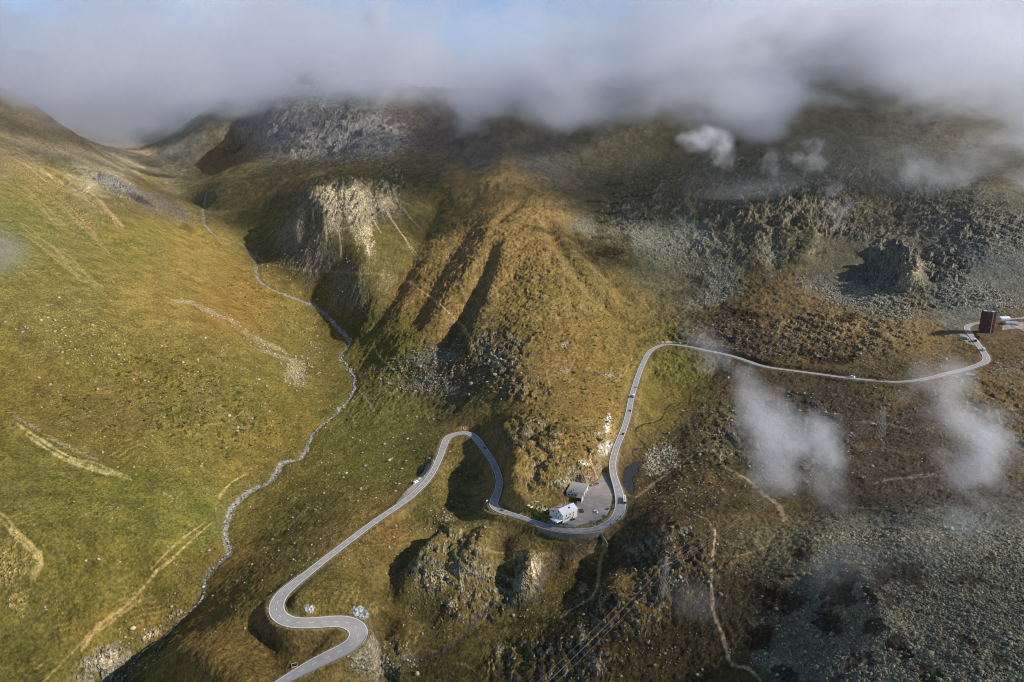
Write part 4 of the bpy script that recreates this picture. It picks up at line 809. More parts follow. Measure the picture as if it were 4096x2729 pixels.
# red tower at the pass: ten-pointed plan, seen from its shaded side
tx, ty, tz = cast(3962, 1334); TH = 29.0; TR = 9.1
TRED = P("red_stained_timber", (92, 66, 62), rough=0.9, var=0.18, scale=0.4); TROOF = P("tower_roof", (176, 176, 186), rough=0.8)
tw = thing("red_tower", "tall dark red star shaped timber tower standing beside the pass road", "tower", (tx, ty + TR, tz - 0.5))
star = [((TR if k % 2 == 0 else TR * .84) * math.cos(k * math.pi / 10 + .2), (TR if k % 2 == 0 else TR * .84) * math.sin(k * math.pi / 10 + .2)) for k in range(20)]
tw_w = MB().prism(star, 0, TH).build("wall", TRED, tw); st2 = [(x * .93, y * .93) for x, y in star]
MB().prism(st2, TH, TH + .25).build("roof", TROOF, tw)
rim = MB(); ns = len(star); rim.add([(x, y, TH) for x, y in star] + [(x, y, TH + .9) for x, y in star] + [(x, y, TH + .9) for x, y in st2] + [(x, y, TH + .26) for x, y in st2], sum([[[i, (i + 1) % ns, ns + (i + 1) % ns, ns + i], [ns + i, ns + (i + 1) % ns, 2 * ns + (i + 1) % ns, 2 * ns + i], [2 * ns + i, 2 * ns + (i + 1) % ns, 3 * ns + (i + 1) % ns, 3 * ns + i]] for i in range(ns)], [])); rim.build("parapet", TRED, tw)
MB().box(-2.4, 2.0, -2.2, 1.8, TH + .25, TH + 1.0).build("roof_hatch", P("dark_hatch", (60, 62, 70)), tw)
for k, (aa, zz) in enumerate([(-1.9, 8), (-1.9, 17), (-1.2, 12), (-.7, 20), (-2.4, 13)]):
    x, y = TR * .9 * math.cos(aa), TR * .9 * math.sin(aa); MB().box(x - .5, x + .5, y - .5, y + .5, zz, zz + 1.7).build("window", P("tower_pane", (120, 112, 120), rough=.2), tw)
# huts and sheds by the tower
def small_house(name, label, u, v, lx, ly, hh, rise, rz, wall, roofm, flat=False):
    x, y, z = cast(u, v); t = thing(name, label, "hut" if "hut" in name else "building", (x, y, z - .3), rz)
    if flat: MB().box(0, lx, 0, ly, 0, hh).build("wall", wall, t); MB().frustum((-.5, lx + .5, -.5, ly + .5), (-.5, lx + .5, -.5, ly + .5), hh, hh + .35).build("roof", roofm, t)
    else:
        b = MB().side([(0, 0), (0, hh), (ly / 2, hh + rise), (ly, hh), (ly, 0)], 0, lx); b.v = [(yy, xx, zz) for xx, yy, zz in b.v]; b.build("wall", wall, t)
        r = MB()
        for s0, s1 in ((-.5, ly / 2), (ly + .5, ly / 2)):
            z0, z1 = hh - .5 * rise / (ly / 2) + .04, hh + rise + .04
            r.add([(-.5, s0, z0), (lx + .5, s0, z0), (lx + .5, s1, z1), (-.5, s1, z1), (-.5, s0, z0 + .3), (lx + .5, s0, z0 + .3), (lx + .5, s1, z1 + .3), (-.5, s1, z1 + .3)], [[0, 1, 2, 3], [4, 7, 6, 5], [0, 4, 5, 1], [1, 5, 6, 2], [2, 6, 7, 3], [3, 7, 4, 0]])
        r.build("roof", roofm, t)
    MB().box(lx * .4, lx * .4 + 1.2, -.08, .05, .3, 2.3).build("door", WOOD, t); MB().box(lx * .7, lx * .7 + 1.2, -.08, .05, 1.2, 2.2).build("window", GLASS, t)
    return t
small_house("hut", "small lone hut with flat brownish roof below the far road", 3866, 1508, 7.5, 6.0, 3.0, 0, -.5, P("grey_boards", (84, 78, 72)), P("weathered_roof", (140, 122, 112)), True)
small_house("white_building", "long white roofed building half hidden behind the red tower", 4006, 1284, 14, 9, 3.6, 2.0, .1, HW, METALROOF)
small_house("grey_building", "low building with pale blue grey roof right of the red tower", 4024, 1300, 14, 9, 3.0, 2.2, -.35, HW, P("blue_grey_roof", (150, 156, 170)))
small_house("shed", "little white flat roofed shed on the forecourt by the tower", 4056, 1296, 5, 4, 2.8, 0, 0, WHITE, METALROOF, True)
# ------------------------------------------------------------------ vehicles
def wheels(t, xs, w_, r, mat=RUBBER):
    for x in xs:
        for sy_ in (-1, 1): MB().tube((x, sy_ * (w_ / 2 - .24), r), (x, sy_ * (w_ / 2 + .02), r), r, n=10).build("wheel", mat, t)
def car(paint, loc, rz, label, estate=False, group="cars on the pass"):
    t = thing("car", label, "car", loc, rz, group); L_, W_ = 4.4, 1.8
    b = MB().side([(-2.2, .3), (-2.2, .85), (-2.05, .95), (-.9, 1.0), (1.0, .98), (2.05, .8), (2.2, .6), (2.2, .3)], -W_ / 2, W_ / 2).build("body", paint, t)
    back = -2.0 if estate else -1.75
    MB().frustum((back, 1.05, -.82, .82), (back + .45, .3, -.66, .66), .96, 1.42).build("windows", GLASS, t); MB().frustum((back + .40, .32, -.68, .68), (back + .5, .25, -.62, .62), 1.42, 1.5).build("roof", paint, t)
    wheels(t, (-1.35, 1.35), W_, .33)
    for sy_ in (-.6, .6): MB().box(2.16, 2.24, sy_ - .2, sy_ + .2, .6, .74).build("headlight", WHITE, t)
    return t
def heading(i, fw): return math.atan2(Tn[i, 1], Tn[i, 0]) + (0 if fw else math.pi)
def on_road(u, v, lane=None, fw=None):
    """point on the road nearest to a photograph pixel, kept in its lane"""
    x, y, z = w_z(u, v, float(RW[road_idx(u, v), 2])); i = int(np.argmin(np.hypot(RW[:, 0] - x, RW[:, 1] - y)))
    off = (x - RW[i, 0]) * RN[i, 0] + (y - RW[i, 1]) * RN[i, 1]
    sd = 1.0 if off > 0 else -1.0
    off = sd * max(1.2, min(abs(off), RW[i, 3] / 2 - 1.0)); p = RW[i, :2] + RN[i] * off
    fwd = sd > 0                       # right-hand traffic: RN points to the right of travel along RW
    return (p[0], p[1], RW[i, 2] + .02), heading(i, fwd)
for paint, u, v, lb, es in [(GREY, 2546, 1550, "small grey car driving ahead of the white lorry on the straight road", False), (BLACK, 2521, 1644, "black car driving behind the white lorry on the straight road", False), (BLACK, 2493, 1738, "black car with open top on the road just above the pale roadside rock", True),
                            (BLACK, 1939, 1793, "dark car driving through tree-less shade on the steep upper hairpin arm", False), (GREY, 2008, 2044, "silver estate car just past the sharp corner below the inn", True), (GREY, 3541, 1524, "silver car following a dark car on the far road", False), (BLACK, 3517, 1522, "dark car ahead of a silver car on the far road", False)]:
    l_, r_ = on_road(u, v); car(paint, l_, r_, lb.replace("tree-less shade on ", "rock shadows on "), es, "cars driving on the pass road")
def parked(paint, u, v, rz, lb, es=False):
    x, y, z = cast(u, v); return car(paint, (x, y, z + .09), rz, lb, es, "parked cars")
parked(WHITE, 2383, 2050, -.75, "white estate car parked in the middle of the car park", True); parked(GREY, 2434, 2037, .95, "silver car parked by the grass island with its nose uphill"); parked(GREY, 2420, 2065, .7, "silver car parked on gravel nearest the road loop")
parked(BLACK, 2292, 2080, .65, "black car parked along the front wall of the white inn", True); parked(GREY, 2371, 1944, .5, "light silver car parked at the corner of the flat roofed building"); parked(P("slate_paint", (96, 106, 120), rough=.3, metal=.4), 2380, 1941, .5, "slate blue car parked between a silver and a red car"); parked(RED, 2387, 1937, .5, "red car parked beside the flat roofed building")
parked(BLACK, 1720, 1850, .9, "black car parked alone at the upper end of the lay-by"); c_ = parked(WHITE, 1677, 1917, 1.0, "white car with bright green stripe parked before the camper van"); MB().frustum((-1.0, -.1, -.67, .67), (-.9, -.2, -.6, .6), 1.5, 1.53).build("green_stripe", P("lime", (110, 200, 40)), c_)
parked(BLACK, 2707, 1367, .1, "dark car parked in the gravel lay-by at the top bend")
def bus(loc, rz, label):
    t = thing("bus", label, "bus", loc, rz); MB().box(-5.9, 5.9, -1.27, 1.27, .45, 3.1).build("body", WHITE, t)
    MB().box(-5.7, 5.2, -1.30, 1.30, 1.5, 2.6).build("side_windows", GLASS, t); MB().box(5.85, 5.95, -1.15, 1.15, 1.2, 2.8).build("windscreen", GLASS, t); MB().box(5.86, 5.97, -1.2, 1.2, .5, 1.15).build("bumper", P("bus_orange", (150, 82, 40)), t)
    for x in (-2.6, 0.2, 3.0): MB().box(x - .5, x + .5, -.45, .45, 3.1, 3.3).build("roof_hatch", GLASS, t)
    wheels(t, (-3.4, 3.6), 2.5, .5); return t
i = road_idx(2484, 2004); sd = side_of(2510, 2004); p_ = road_side(i, sd, 0); p_[:2] = RW[i, :2] + RN[i] * sd * (RW[i, 3] / 2 - 1.4); bus((p_[0], p_[1], RW[i, 2] + .03), heading(i, True) , "white coach with roof hatches waiting in the bus bay of the loop")
def lorry(loc, rz, label, L_=8.0, box=WHITE, cabm=BLACK, name="lorry", cat="lorry"):
    t = thing(name, label, cat, loc, rz); MB().box(-L_ / 2, L_ / 2 - 2.4, -1.2, 1.2, .9, 3.5).build("cargo_box", box, t)
    MB().side([(L_ / 2 - 2.3, .5), (L_ / 2 - 2.3, 2.9), (L_ / 2 - .5, 2.9), (L_ / 2, 1.7), (L_ / 2, .5)], -1.15, 1.15).build("cab", cabm, t); MB().frustum((L_ / 2 - .3, L_ / 2 + .02, -1.0, 1.0), (L_ / 2 - .7, L_ / 2 - .45, -1.0, 1.0), 1.75, 2.7).build("windscreen", GLASS, t)
    MB().box(-L_ / 2, L_ / 2 - .4, -.5, .5, .5, .9).build("chassis", BLACK, t); wheels(t, (-L_ / 2 + 1.3, L_ / 2 - 1.2), 2.3, .5); return t
l_, r_ = on_road(2536, 1588); lorry(l_, r_, "white box lorry with black cab on the straight road above the inn", 8.5)
l_, r_ = on_road(3900, 1366); lorry(l_, r_, "white lorry driving beside the lay-by under the red tower", 9.0); l_, r_ = on_road(3930, 1402); lorry(l_, r_, "white topped dark lorry nearing the sharp bend below the tower", 8.0, cabm=P("dark_green_paint", (38, 46, 44)))
x, y, z = cast(3858, 1358); lorry((x, y, z + .08), -.6, "grey and white coach bodied lorry parked in the lay-by by the tower", 10.0, GREY, WHITE)
def camper(loc, rz, label):
    t = thing("camper_van", label, "camper van", loc, rz); MB().side([(-3.1, .4), (-3.1, 2.8), (1.4, 2.9), (2.0, 2.3), (2.3, 1.35), (3.1, 1.1), (3.1, .4)], -1.1, 1.1).build("body", WHITE, t)
    MB().frustum((1.9, 2.34, -.95, .95), (1.75, 2.04, -.9, .9), 1.4, 2.2).build("windscreen", GLASS, t); MB().box(-2.0, .6, -1.13, 1.13, 1.5, 2.1).build("side_windows", GLASS, t); MB().box(-1.6, -.6, -.5, .5, 2.84, 3.05).build("roof_hatch", GLASS, t); wheels(t, (-1.7, 2.0), 2.1, .36); return t
x, y, z = cast(1664, 1932); camper((x, y, z + .09), 1.0, "white camper van parked in the long lay-by"); l_, r_ = on_road(3409, 1511); camper(l_, r_, "white camper van driving along the far straight road")
def motorbike(loc, rz, label, lr):
    t = thing("motorcycle", label, "motorcycle", loc, rz, "motorcycles with riders on the road"); MB().side([(-.9, .6), (-.8, .85), (0, .8), (.35, 1.0), (.7, .7), (.2, .35), (-.4, .35)], -.18, .18).build("body", BLACK, t)
    for x in (-.72, .72): MB().tube((x, -.07, .32), (x, .07, .32), .32, n=10).build("wheel", RUBBER, t)
    MB().tube((.5, -.4, 1.08), (.5, .4, 1.08), .03).build("handlebar", STEEL, t)
    # rider: one skinned body
    sk = [(-.15, 0, .85, .17), (-.12, 0, 1.1, .18), (-.02, 0, 1.4, .19), (.03, 0, 1.55, .08), (.06, 0, 1.7, .13), (.07, 0, 1.82, .10), (.02, .22, 1.42, .08), (.2, .32, 1.2, .06), (.46, .33, 1.12, .045), (.02, -.22, 1.42, .08), (.2, -.32, 1.2, .06), (.46, -.33, 1.12, .045), (.0, .17, .85, .11), (.32, .25, .72, .09), (.08, .27, .35, .06), (.22, .27, .28, .05), (.0, -.17, .85, .11), (.32, -.25, .72, .09), (.08, -.27, .35, .06), (.22, -.27, .28, .05)]
    ed = [(0, 1), (1, 2), (2, 3), (3, 4), (4, 5), (2, 6), (6, 7), (7, 8), (2, 9), (9, 10), (10, 11), (0, 12), (12, 13), (13, 14), (14, 15), (0, 16), (16, 17), (17, 18), (18, 19)]
    m = bpy.data.meshes.new("person"); m.from_pydata([q[:3] for q in sk], ed, []); m.update(); o = bpy.data.objects.new("person", m); COL.objects.link(o)
    md = o.modifiers.new("skin", 'SKIN')
    for k, sv in enumerate(m.skin_vertices[0].data): sv.radius = (sk[k][3], sk[k][3]); sv.use_root = (k == 0)
    sb = o.modifiers.new("sub", 'SUBSURF'); sb.levels = 1; sb.render_levels = 1; m.materials.append(P("leather", (34, 33, 36), rough=.6)); o.location = loc; o.rotation_euler = (0, 0, rz)
    tag(o, lr, "person", "motorcycle riders")
for u, v, k in ((2484, 2068, "first behind the bus bay"), (2468, 2087, "between two other riders"), (2446, 2100, "last of three below the bay"), (1976, 1873, "alone in the rock shade of the hairpin arm")):
    l_, r_ = on_road(u, v); motorbike(l_, r_, "black motorcycle on the road, " + k, "dark clad rider on a motorcycle, " + k)
# ------------------------------------------------------------------ pylons and power lines
def pylon(u, v, hgt, label, rz):
    x, y, z = cast(u, v); t = thing("lattice_pylon", label, "pylon", (x, y, z - .5), rz); b = 3.2; s_ = .11; body = MB()
    def half(zz): return b * (1 - zz / hgt) * .9 + .55 if zz < hgt * .97 else .55
    lv = [0, .16, .3, .42, .52, .61, .69, .76, .82, .88, .94, 1.0]
    cr = [(-1, -1), (1, -1), (1, 1), (-1, 1)]
    for a0, a1 in zip(lv[:-1], lv[1:]):
        z0, z1 = a0 * hgt, a1 * hgt; h0, h1 = half(z0), half(z1)
        for k in range(4):
            c, d = cr[k], cr[(k + 1) % 4]
            body.tube((c[0] * h0, c[1] * h0, z0), (c[0] * h1, c[1] * h1, z1), s_, n=4); body.tube((c[0] * h0, c[1] * h0, z0), (d[0] * h1, d[1] * h1, z1), .05, n=4); body.tube((d[0] * h0, d[1] * h0, z0), (c[0] * h1, c[1] * h1, z1), .05, n=4); body.tube((c[0] * h1, c[1] * h1, z1), (d[0] * h1, d[1] * h1, z1), .05, n=4)
    body.build("lattice_body", STEEL, t); tips = [(0, 0, hgt + .6)]
    for zz, ln in ((.93, 4.0), (.80, 6.5), (.80, -5.0)):
        z0 = zz * hgt; arm = MB(); sgn = 1 if ln > 0 else -1
        for o_ in (-.5, .5): arm.tube((sgn * .5, o_, z0 + .7), (ln, 0, z0), .09, n=4).tube((sgn * .5, o_, z0 - .5), (ln, 0, z0), .09, n=4)
        arm.build("cross_arm", STEEL, t); MB().tube((ln, 0, z0), (ln, 0, z0 - 1.2), .12).build("insulator", P("insulator_glass", (110, 90, 80), rough=.3), t); tips.append((ln, 0, z0 - 1.2))
    for c in cr: MB().box(c[0] * half(0) - .6, c[0] * half(0) + .6, c[1] * half(0) - .6, c[1] * half(0) + .6, -.8, .9).build("footing", CONC, t)
    M_ = t.matrix_basis; cs, sn = math.cos(rz), math.sin(rz)
    return [Vector((x + px * cs - py * sn, y + px * sn + py * cs, z - .5 + pz)) for px, py, pz in tips]
T1 = pylon(2655, 2397, 36, "tall steel lattice pylon on the brown slope in front of the loop", .5); T2 = pylon(3520, 1752, 34, "distant lattice pylon standing in the mist over the moor", .5)
T3 = [Vector((p.x + 330, p.y - 60, p.z + 45)) for p in T2]; T0 = [Vector((p.x - 140, p.y - 165, p.z - 8)) for p in T1]
WIRE = P("aluminium_wire", (160, 152, 140), rough=.6)
def wire(a, b, sag, label):
    w_ = MB(); pr = a
    for k in range(1, 25):
        t = k / 24; q = a.lerp(b, t); q.z -= sag * 4 * t * (1 - t); w_.tube(pr, q, .032, n=4); pr = q
    return tag(w_.build("power_line", WIRE), label, "power line", "overhead power lines")
def on_wire(a, b, sag, t): q = a.lerp(b, t); q.z -= sag * 4 * t * (1 - t); return q
wn_ = ["topmost", "upper arm", "long arm", "short arm"]
for k in range(4):
    wire(T0[k], T1[k], 4, f"{wn_[k]} wire running down from the near pylon to the lower edge"); wire(T1[k], T2[k], 9, f"{wn_[k]} wire spanning between the two lattice pylons"); wire(T2[k], T3[k], 9, f"{wn_[k]} wire leaving the distant pylon past the mist")
MARK = P("orange_ball", (205, 84, 48), rough=.5)
def ball(c, label):
    bm = bmesh.new(); bmesh.ops.create_icosphere(bm, subdivisions=2, radius=.5); m = bpy.data.meshes.new("marker_ball"); bm.to_mesh(m); bm.free(); m.materials.append(MARK); o = bpy.data.objects.new("marker_ball", m); COL.objects.link(o); o.location = c; tag(o, label, "marker ball", "orange marker balls on the wires")
ball(on_wire(T0[0], T1[0], 4, .62), "orange marker ball on the wire below the near pylon"); ball(on_wire(T1[0], T2[0], 9, .22), "orange marker ball first up the wire from the near pylon"); ball(on_wire(T1[0], T2[0], 9, .5), "orange marker ball halfway between the two pylons"); ball(T1[0], "orange marker ball on the tip of the near pylon")
# ------------------------------------------------------------------ avalanche fences
FENCE = P("rusty_steel", (62, 54, 48), rough=.9)
nm = ["uppermost, above the tilted crag", "short one right beside the tilted crag", "longest, under the yellow scree patch", "left of the ribbed rock face, below the crag", "fourth row, below the ribbed rock face", "row above the big scree patch, left part", "row above the big scree patch, right part", "lowest, left of the big scree patch"]
for k, (a, b) in enumerate([((2412,741),(2490,744)), ((2425,778),(2482,776)), ((2482,788),(2618,785)), ((2343,811),(2475,812)), ((2368,856),(2508,857)), ((2388,897),(2502,896)), ((2508,882),(2612,878)), ((2370,958),(2444,952))]):
    P_ = resample(np.array([cast(a[0] + (b[0] - a[0]) * s, a[1] + (b[1] - a[1]) * s) for s in np.linspace(0, 1, 9)]), 3.0); P_[:, 1] = np.median(P_[:, 1]) * .5 + P_[:, 1] * .5
    P_[:, 2] = ground(P_[:, 0], P_[:, 1]); o_ = P_[0].copy(); t = thing("snow_fence", "dark avalanche fence on the mountain, " + nm[k], "snow fence", tuple(o_), 0, "avalanche fences on the mountain flank"); q = P_ - o_; sl = MB()
    for zz in (.6, 1.2, 1.8, 2.4, 3.0, 3.6, 4.2):
        for i in range(len(q) - 1): sl.tube(tuple(q[i] + [0, 0, zz]), tuple(q[i + 1] + [0, 0, zz]), .18, n=4)
    sl.build("slat_panel", FENCE, t)
    for i in range(0, len(q), 2): MB().tube(tuple(q[i] + [0, 0, -1]), tuple(q[i] + [0, 0, 4.4]), .16, n=4).tube(tuple(q[i] + [0, 0, 3.2]), tuple(q[i] + [0, -2.6, -1]), .12, n=4).build("post", FENCE, t)
# ------------------------------------------------------------------ small things
x, y, z = cast(978, 1964); t = thing("footbridge", "narrow wooden footbridge across the stony stream", "footbridge", (x, y, z + .8), -.35); MB().box(-4.5, 4.5, -.7, .7, 0, .2).build("deck", P("bleached_wood", (190, 184, 172)), t)
for sy_ in (-.65, .65): MB().box(-4.5, 4.5, sy_ - .05, sy_ + .05, .9, 1.0).build("handrail", WOOD, t)
x, y, z = cast(1719, 1838); t = thing("information_board", "blue and white board on two legs beside the lay-by", "sign", (x, y, z), .6); MB().box(-1.1, 1.1, -.05, .05, 1.0, 2.2).build("panel", P("board_blue", (120, 160, 205)), t); [MB().box(s_ - .06, s_ + .06, -.06, .06, -.4, 1.0).build("leg", WOOD, t) for s_ in (-.8, .8)]
x, y, z = cast(1948, 2010); t = thing("road_sign", "white sign board on posts at the sharp corner platform", "sign", (x, y, z), .3); MB().box(-.9, .9, -.05, .05, 1.2, 2.6).build("panel", WHITE, t); [MB().box(s_ - .06, s_ + .06, -.06, .06, -.4, 1.2).build("leg", STEEL, t) for s_ in (-.6, .6)]
x, y, z = cast(2148, 2010); t = thing("trampoline", "pale blue rectangular trampoline on the lawn left of the inn", "trampoline", (x, y, z), .2); MB().box(-1.9, 1.9, -1.2, 1.2, .75, .85).build("mat", P("pale_blue", (150, 186, 224)), t); [MB().box(a - .05, a + .05, b - .05, b + .05, -.3, .75).build("leg", STEEL, t) for a in (-1.7, 1.7) for b in (-1, 1)]
for u, v, lb in ((2114, 2030, "round cream parasol farther from the road on the lawn"), (2125, 2037, "round cream parasol nearer the road on the lawn")):
    x, y, z = cast(u, v); t = thing("parasol", lb, "parasol", (x, y, z), 0, "parasols on the lawn"); MB().tube((0, 0, 2.1), (0, 0, 2.7), 1.6, .1, 12).build("canopy", P("cream_canvas", (226, 218, 200)), t); MB().tube((0, 0, -.3), (0, 0, 2.2), .05).build("pole", WOOD, t)
x, y, z = cast(2374, 2088); t = thing("water_trough", "grey concrete trough at the gravel edge of the car park", "trough", (x, y, z), .05); tr = MB().box(-2.3, 2.3, -.9, .9, -.3, .8).build("basin", CONC, t); MB().box(-2.1, 2.1, -.7, .7, .82, .84).build("water", GLASS, t)
x, y, z = cast(2289, 2106); t = thing("direction_sign", "long low blue and white panel on the wall by the road below the inn", "sign", (x, y, z), -.1); MB().box(-1.8, 1.8, -.05, .05, .7, 1.5).build("panel", P("panel_blue", (150, 175, 205)), t); [MB().box(s_ - .05, s_ + .05, -.05, .05, -.4, .7).build("leg", STEEL, t) for s_ in (-1.4, 1.4)]
x, y, z = cast(2290, 1992); t = thing("flagpole", "slim pole with small red flag between the inn and the flat roofed building", "flagpole", (x, y, z)); MB().tube((0, 0, -.3), (0, 0, 9), .07).build("pole", STEEL, t); MB().box(0, 1.2, -.02, .02, 7.6, 8.8).build("flag", RED, t)
for k, (du, dv, lb) in enumerate([(0, 0, "nearest the building"), (-8, -6, "middle of three"), (-16, -12, "farthest uphill")]):
    x, y, z = cast(2232 + du * .6, 1956 + dv * .9); b = MB()
    for r in range(3):
        for c in range(5 - r): b.tube((-1.8, (c + r * .5) * .42 - 1, .15 + r * .36), (1.8, (c + r * .5) * .42 - 1, .15 + r * .36), .21, n=6)
    tag(b.build("log_pile", WOOD, None, (x, y, z), .3), "stack of dark logs in the grass left of the flat roofed building, " + lb, "log pile", "log piles behind the flat roofed building")
tb = None
for k in range(9):
    x, y, z = cast(2318 + 5.2 * (k % 3) + 2 * (k // 3), 2040 + 5 * (k // 3)); 
    if tb is None:
        tb = thing("picnic_table", "wooden picnic table with benches on the terrace before the inn", "table", (x, y, z + .06), .65, "picnic tables on the inn terrace"); MB().box(-.9, .9, -.4, .4, .68, .76).build("table_top", WOOD, tb)
        for s_ in (-.75, .75): MB().box(-.9, .9, s_ - .14, s_ + .14, .4, .46).build("bench", WOOD, tb)
        for s_ in (-.6, .6): MB().box(s_ - .05, s_ + .05, -.75, .75, 0, .68).build("leg", WOOD, tb)
    else: c_ = copy_tree(tb); c_.location = (x, y, z + .06); c_.rotation_euler = (0, 0, .65 + .3 * math.sin(k * 5))
x, y, z = cast(1178, 2662); t = thing("drain_inlet", "square concrete drain frame with dark opening beside the lowest road", "drain", (x, y, z), .35); fr = MB()
for a in ((-2, 2, -2, -1.7), (-2, 2, 1.7, 2), (-2, -1.7, -1.7, 1.7), (1.7, 2, -1.7, 1.7)): fr.box(a[0], a[1], a[2], a[3], -.5, .7)
fr.build("frame", CONC, t); MB().box(-1.68, 1.68, -1.68, 1.68, -.4, .12).build("opening", P("shaft_shade", (16, 15, 14)), t)  # solid near-black block painted as the shade inside the drain
# painted marks on the car park
YEL = P("yellow_line", (196, 180, 110)); WL = P("white_line", (205, 202, 192))
def mark(a, b, wd, mat):
    p = np.array([cast(a[0] + (b[0] - a[0]) * s, a[1] + (b[1] - a[1]) * s) for s in np.linspace(0, 1, 6)]); o = ribbon("ground_marking", p, wd, .12, mat, lateral=(-1, 1)); return o
mark((2429,1967.5),(2459,1967.5), .35, YEL)
for k in range(5): mark((2318 + 13 * k, 2093 - 4 * k), (2318 + 12 * k, 2070 - 3 * k), .12, WL)
mark((2352,2008),(2373,2013), .3, WL)
# ------------------------------------------------------------------ stones
rng = np.random.default_rng(5)
def rock_base(seed, sub):
    bm = bmesh.new(); bmesh.ops.create_icosphere(bm, subdivisions=sub, radius=1.0); r = np.random.default_rng(seed)
    v = np.array([p.co[:] for p in bm.verts]); f = np.array([[q.index for q in p.verts] for p in bm.faces]); bm.free()
    for k in range(7):                                   # chop flat faces
        n = r.normal(size=3); n /= np.linalg.norm(n); d = r.uniform(.55, .85); s = v @ n; v = np.where((s > d)[:, None], v - np.outer(s - d, n), v)
    return v * np.array([1.0, r.uniform(.65, .95), r.uniform(.5, .75)]), f
def in_ell(u, v, ru, rv, tilt, soft=.5):
    t = math.radians(tilt); du, dv = U - u, V - v; p = (du * math.cos(t) + dv * math.sin(t)) / ru; q = (-du * math.sin(t) + dv * math.cos(t)) / rv
    return sstep(1.1, 1.1 - soft, np.sqrt(p * p + q * q) + .3 * n1)
dens = np.zeros(X.shape, np.float32)
ZONES = [(700,1600,800,450,20,.2,0),(600,2200,650,350,20,.10,0),(1450,2000,500,300,-30,.18,1),(1750,2080,90,50,-35,1.6,1),(1150,1150,250,200,20,.35,0),(300,1350,300,120,15,.8,0),(1250,1380,60,200,-10,.5,0),(1700,1480,200,110,-15,3.0,2),(1950,1480,250,160,0,.8,2),
 (2250,1850,250,180,0,.3,2),(2640,1840,80,60,-35,5.0,2),(1800,2350,350,250,0,.3,2),(1550,2640,160,90,0,1.0,2),(2450,2500,450,250,0,.35,2),(2800,2250,300,200,0,.4,2),(2750,1950,220,140,0,.6,2),(3100,1750,500,250,0,.7,2),(3200,1350,500,110,0,1.1,2),(3700,1620,500,250,0,.6,2),(4030,1480,90,50,0,3.0,2),
 (3700,2450,650,400,10,7.0,3),(3350,2300,200,150,0,6.0,3),(3150,2640,220,80,10,2.5,3),(3450,1190,300,80,14,4.5,2),(3900,1190,200,60,15,4.0,2),(2700,980,300,120,12,2.5,2),(2880,1130,120,90,-20,3.0,2),(880,1270,180,18,26,1.6,0),(1090,1400,150,26,26,1.8,0),(1190,1490,60,80,0,2.6,0),(500,2620,160,120,-30,1.0,0),(1330,950,180,180,0,.3,0)]
zone = np.zeros(X.shape, np.int8)
for (u, v, ru, rv, tilt, k, zt) in ZONES:
    m = in_ell(u, v, ru, rv, tilt) * k; zone = np.where(m > dens, zt, zone).astype(np.int8); dens = np.maximum(dens, m)
dens = np.maximum(dens, 1.2 * sstep(6, 2, stream_D) * (Y > 560) * (Y < 1700)); dens *= (1 - .93 * heath); dens *= (road_D > 2.0) & ~pm & (U > -100) & (U < 4200) & (V < 2850)
dens *= np.clip(0.35 + 1.6 * np.maximum(0, n1 + .6 * n2 + .2), 0, 3)
wd_, dd_ = world_poly_mask(POND_W, 3); dens[wd_] *= dd_ > 1.5
for bx in (h, fb, tw): dens *= np.hypot(X - bx.location.x, Y - bx.location.y) > 24
def pick(n, wmap, seed):
    p = wmap.ravel().astype(np.float64); c = np.cumsum(p); r = np.random.default_rng(seed).random(n) * c[-1]; return np.searchsorted(c, r)
NSM = 60000
ids = pick(NSM, dens, 7); jx = rng.uniform(-.5, .5, (NSM, 2))
bx_, by_ = X.ravel()[ids], Y.ravel()[ids]; zt = zone.ravel()[ids]
bx_ = bx_ + jx[:, 0] * by_ * .0015 * 2; by_ = by_ * (1 + jx[:, 1] * .004)
bz_ = ground(bx_, by_); size = np.exp(rng.normal(-.12, .62, NSM)) * np.array([.66, .6, .6, .46])[zt] * np.clip(by_ / 750, .75, 1.7)
size = np.clip(size, .3, 3.2)
PALET = [lin(np.array(q)) for q in ((156, 144, 116), (160, 156, 134), (138, 131, 114), (126, 120, 97))]
vs, fs, cs_ = [], [], []; nv = 0
bases = [rock_base(100 + k, 1) for k in range(8)]
for k in range(8):
    sel = np.nonzero(np.arange(NSM) % 8 == k)[0]; v, f = bases[k]; a = rng.uniform(0, 6.28, len(sel)); tl_ = rng.uniform(.8, 1.3, (len(sel), 3))
    vv = v[None] * (size[sel][:, None, None] * tl_[:, None, :]); ca, sa = np.cos(a)[:, None], np.sin(a)[:, None]
    w3 = np.stack([vv[..., 0] * ca - vv[..., 1] * sa + bx_[sel][:, None], vv[..., 0] * sa + vv[..., 1] * ca + by_[sel][:, None], vv[..., 2] + (bz_[sel] + .15 * size[sel])[:, None]], -1)
    vs.append(w3.reshape(-1, 3)); fs.append((f[None] + (nv + np.arange(len(sel)) * len(v))[:, None, None]).reshape(-1, 3)); nv += len(sel) * len(v)
    col = np.array(PALET)[zt[sel]] * np.exp(rng.normal(0, .22, len(sel)))[:, None] * (1 + rng.normal(0, .03, (len(sel), 3))); cs_.append(np.repeat(col, len(v), 0))
vs = np.vstack(vs); fs = np.vstack(fs).astype(np.int32); cs_ = np.vstack(cs_)
me = bpy.data.meshes.new("scattered_stones"); me.vertices.add(len(vs)); me.vertices.foreach_set("co", vs.astype(np.float32).ravel()); me.loops.add(fs.size); me.loops.foreach_set("vertex_index", fs.ravel())
me.polygons.add(len(fs)); me.polygons.foreach_set("loop_start", np.arange(0, fs.size, 3, dtype=np.int32)); me.polygons.foreach_set("loop_total", np.full(len(fs), 3, np.int32)); me.update()
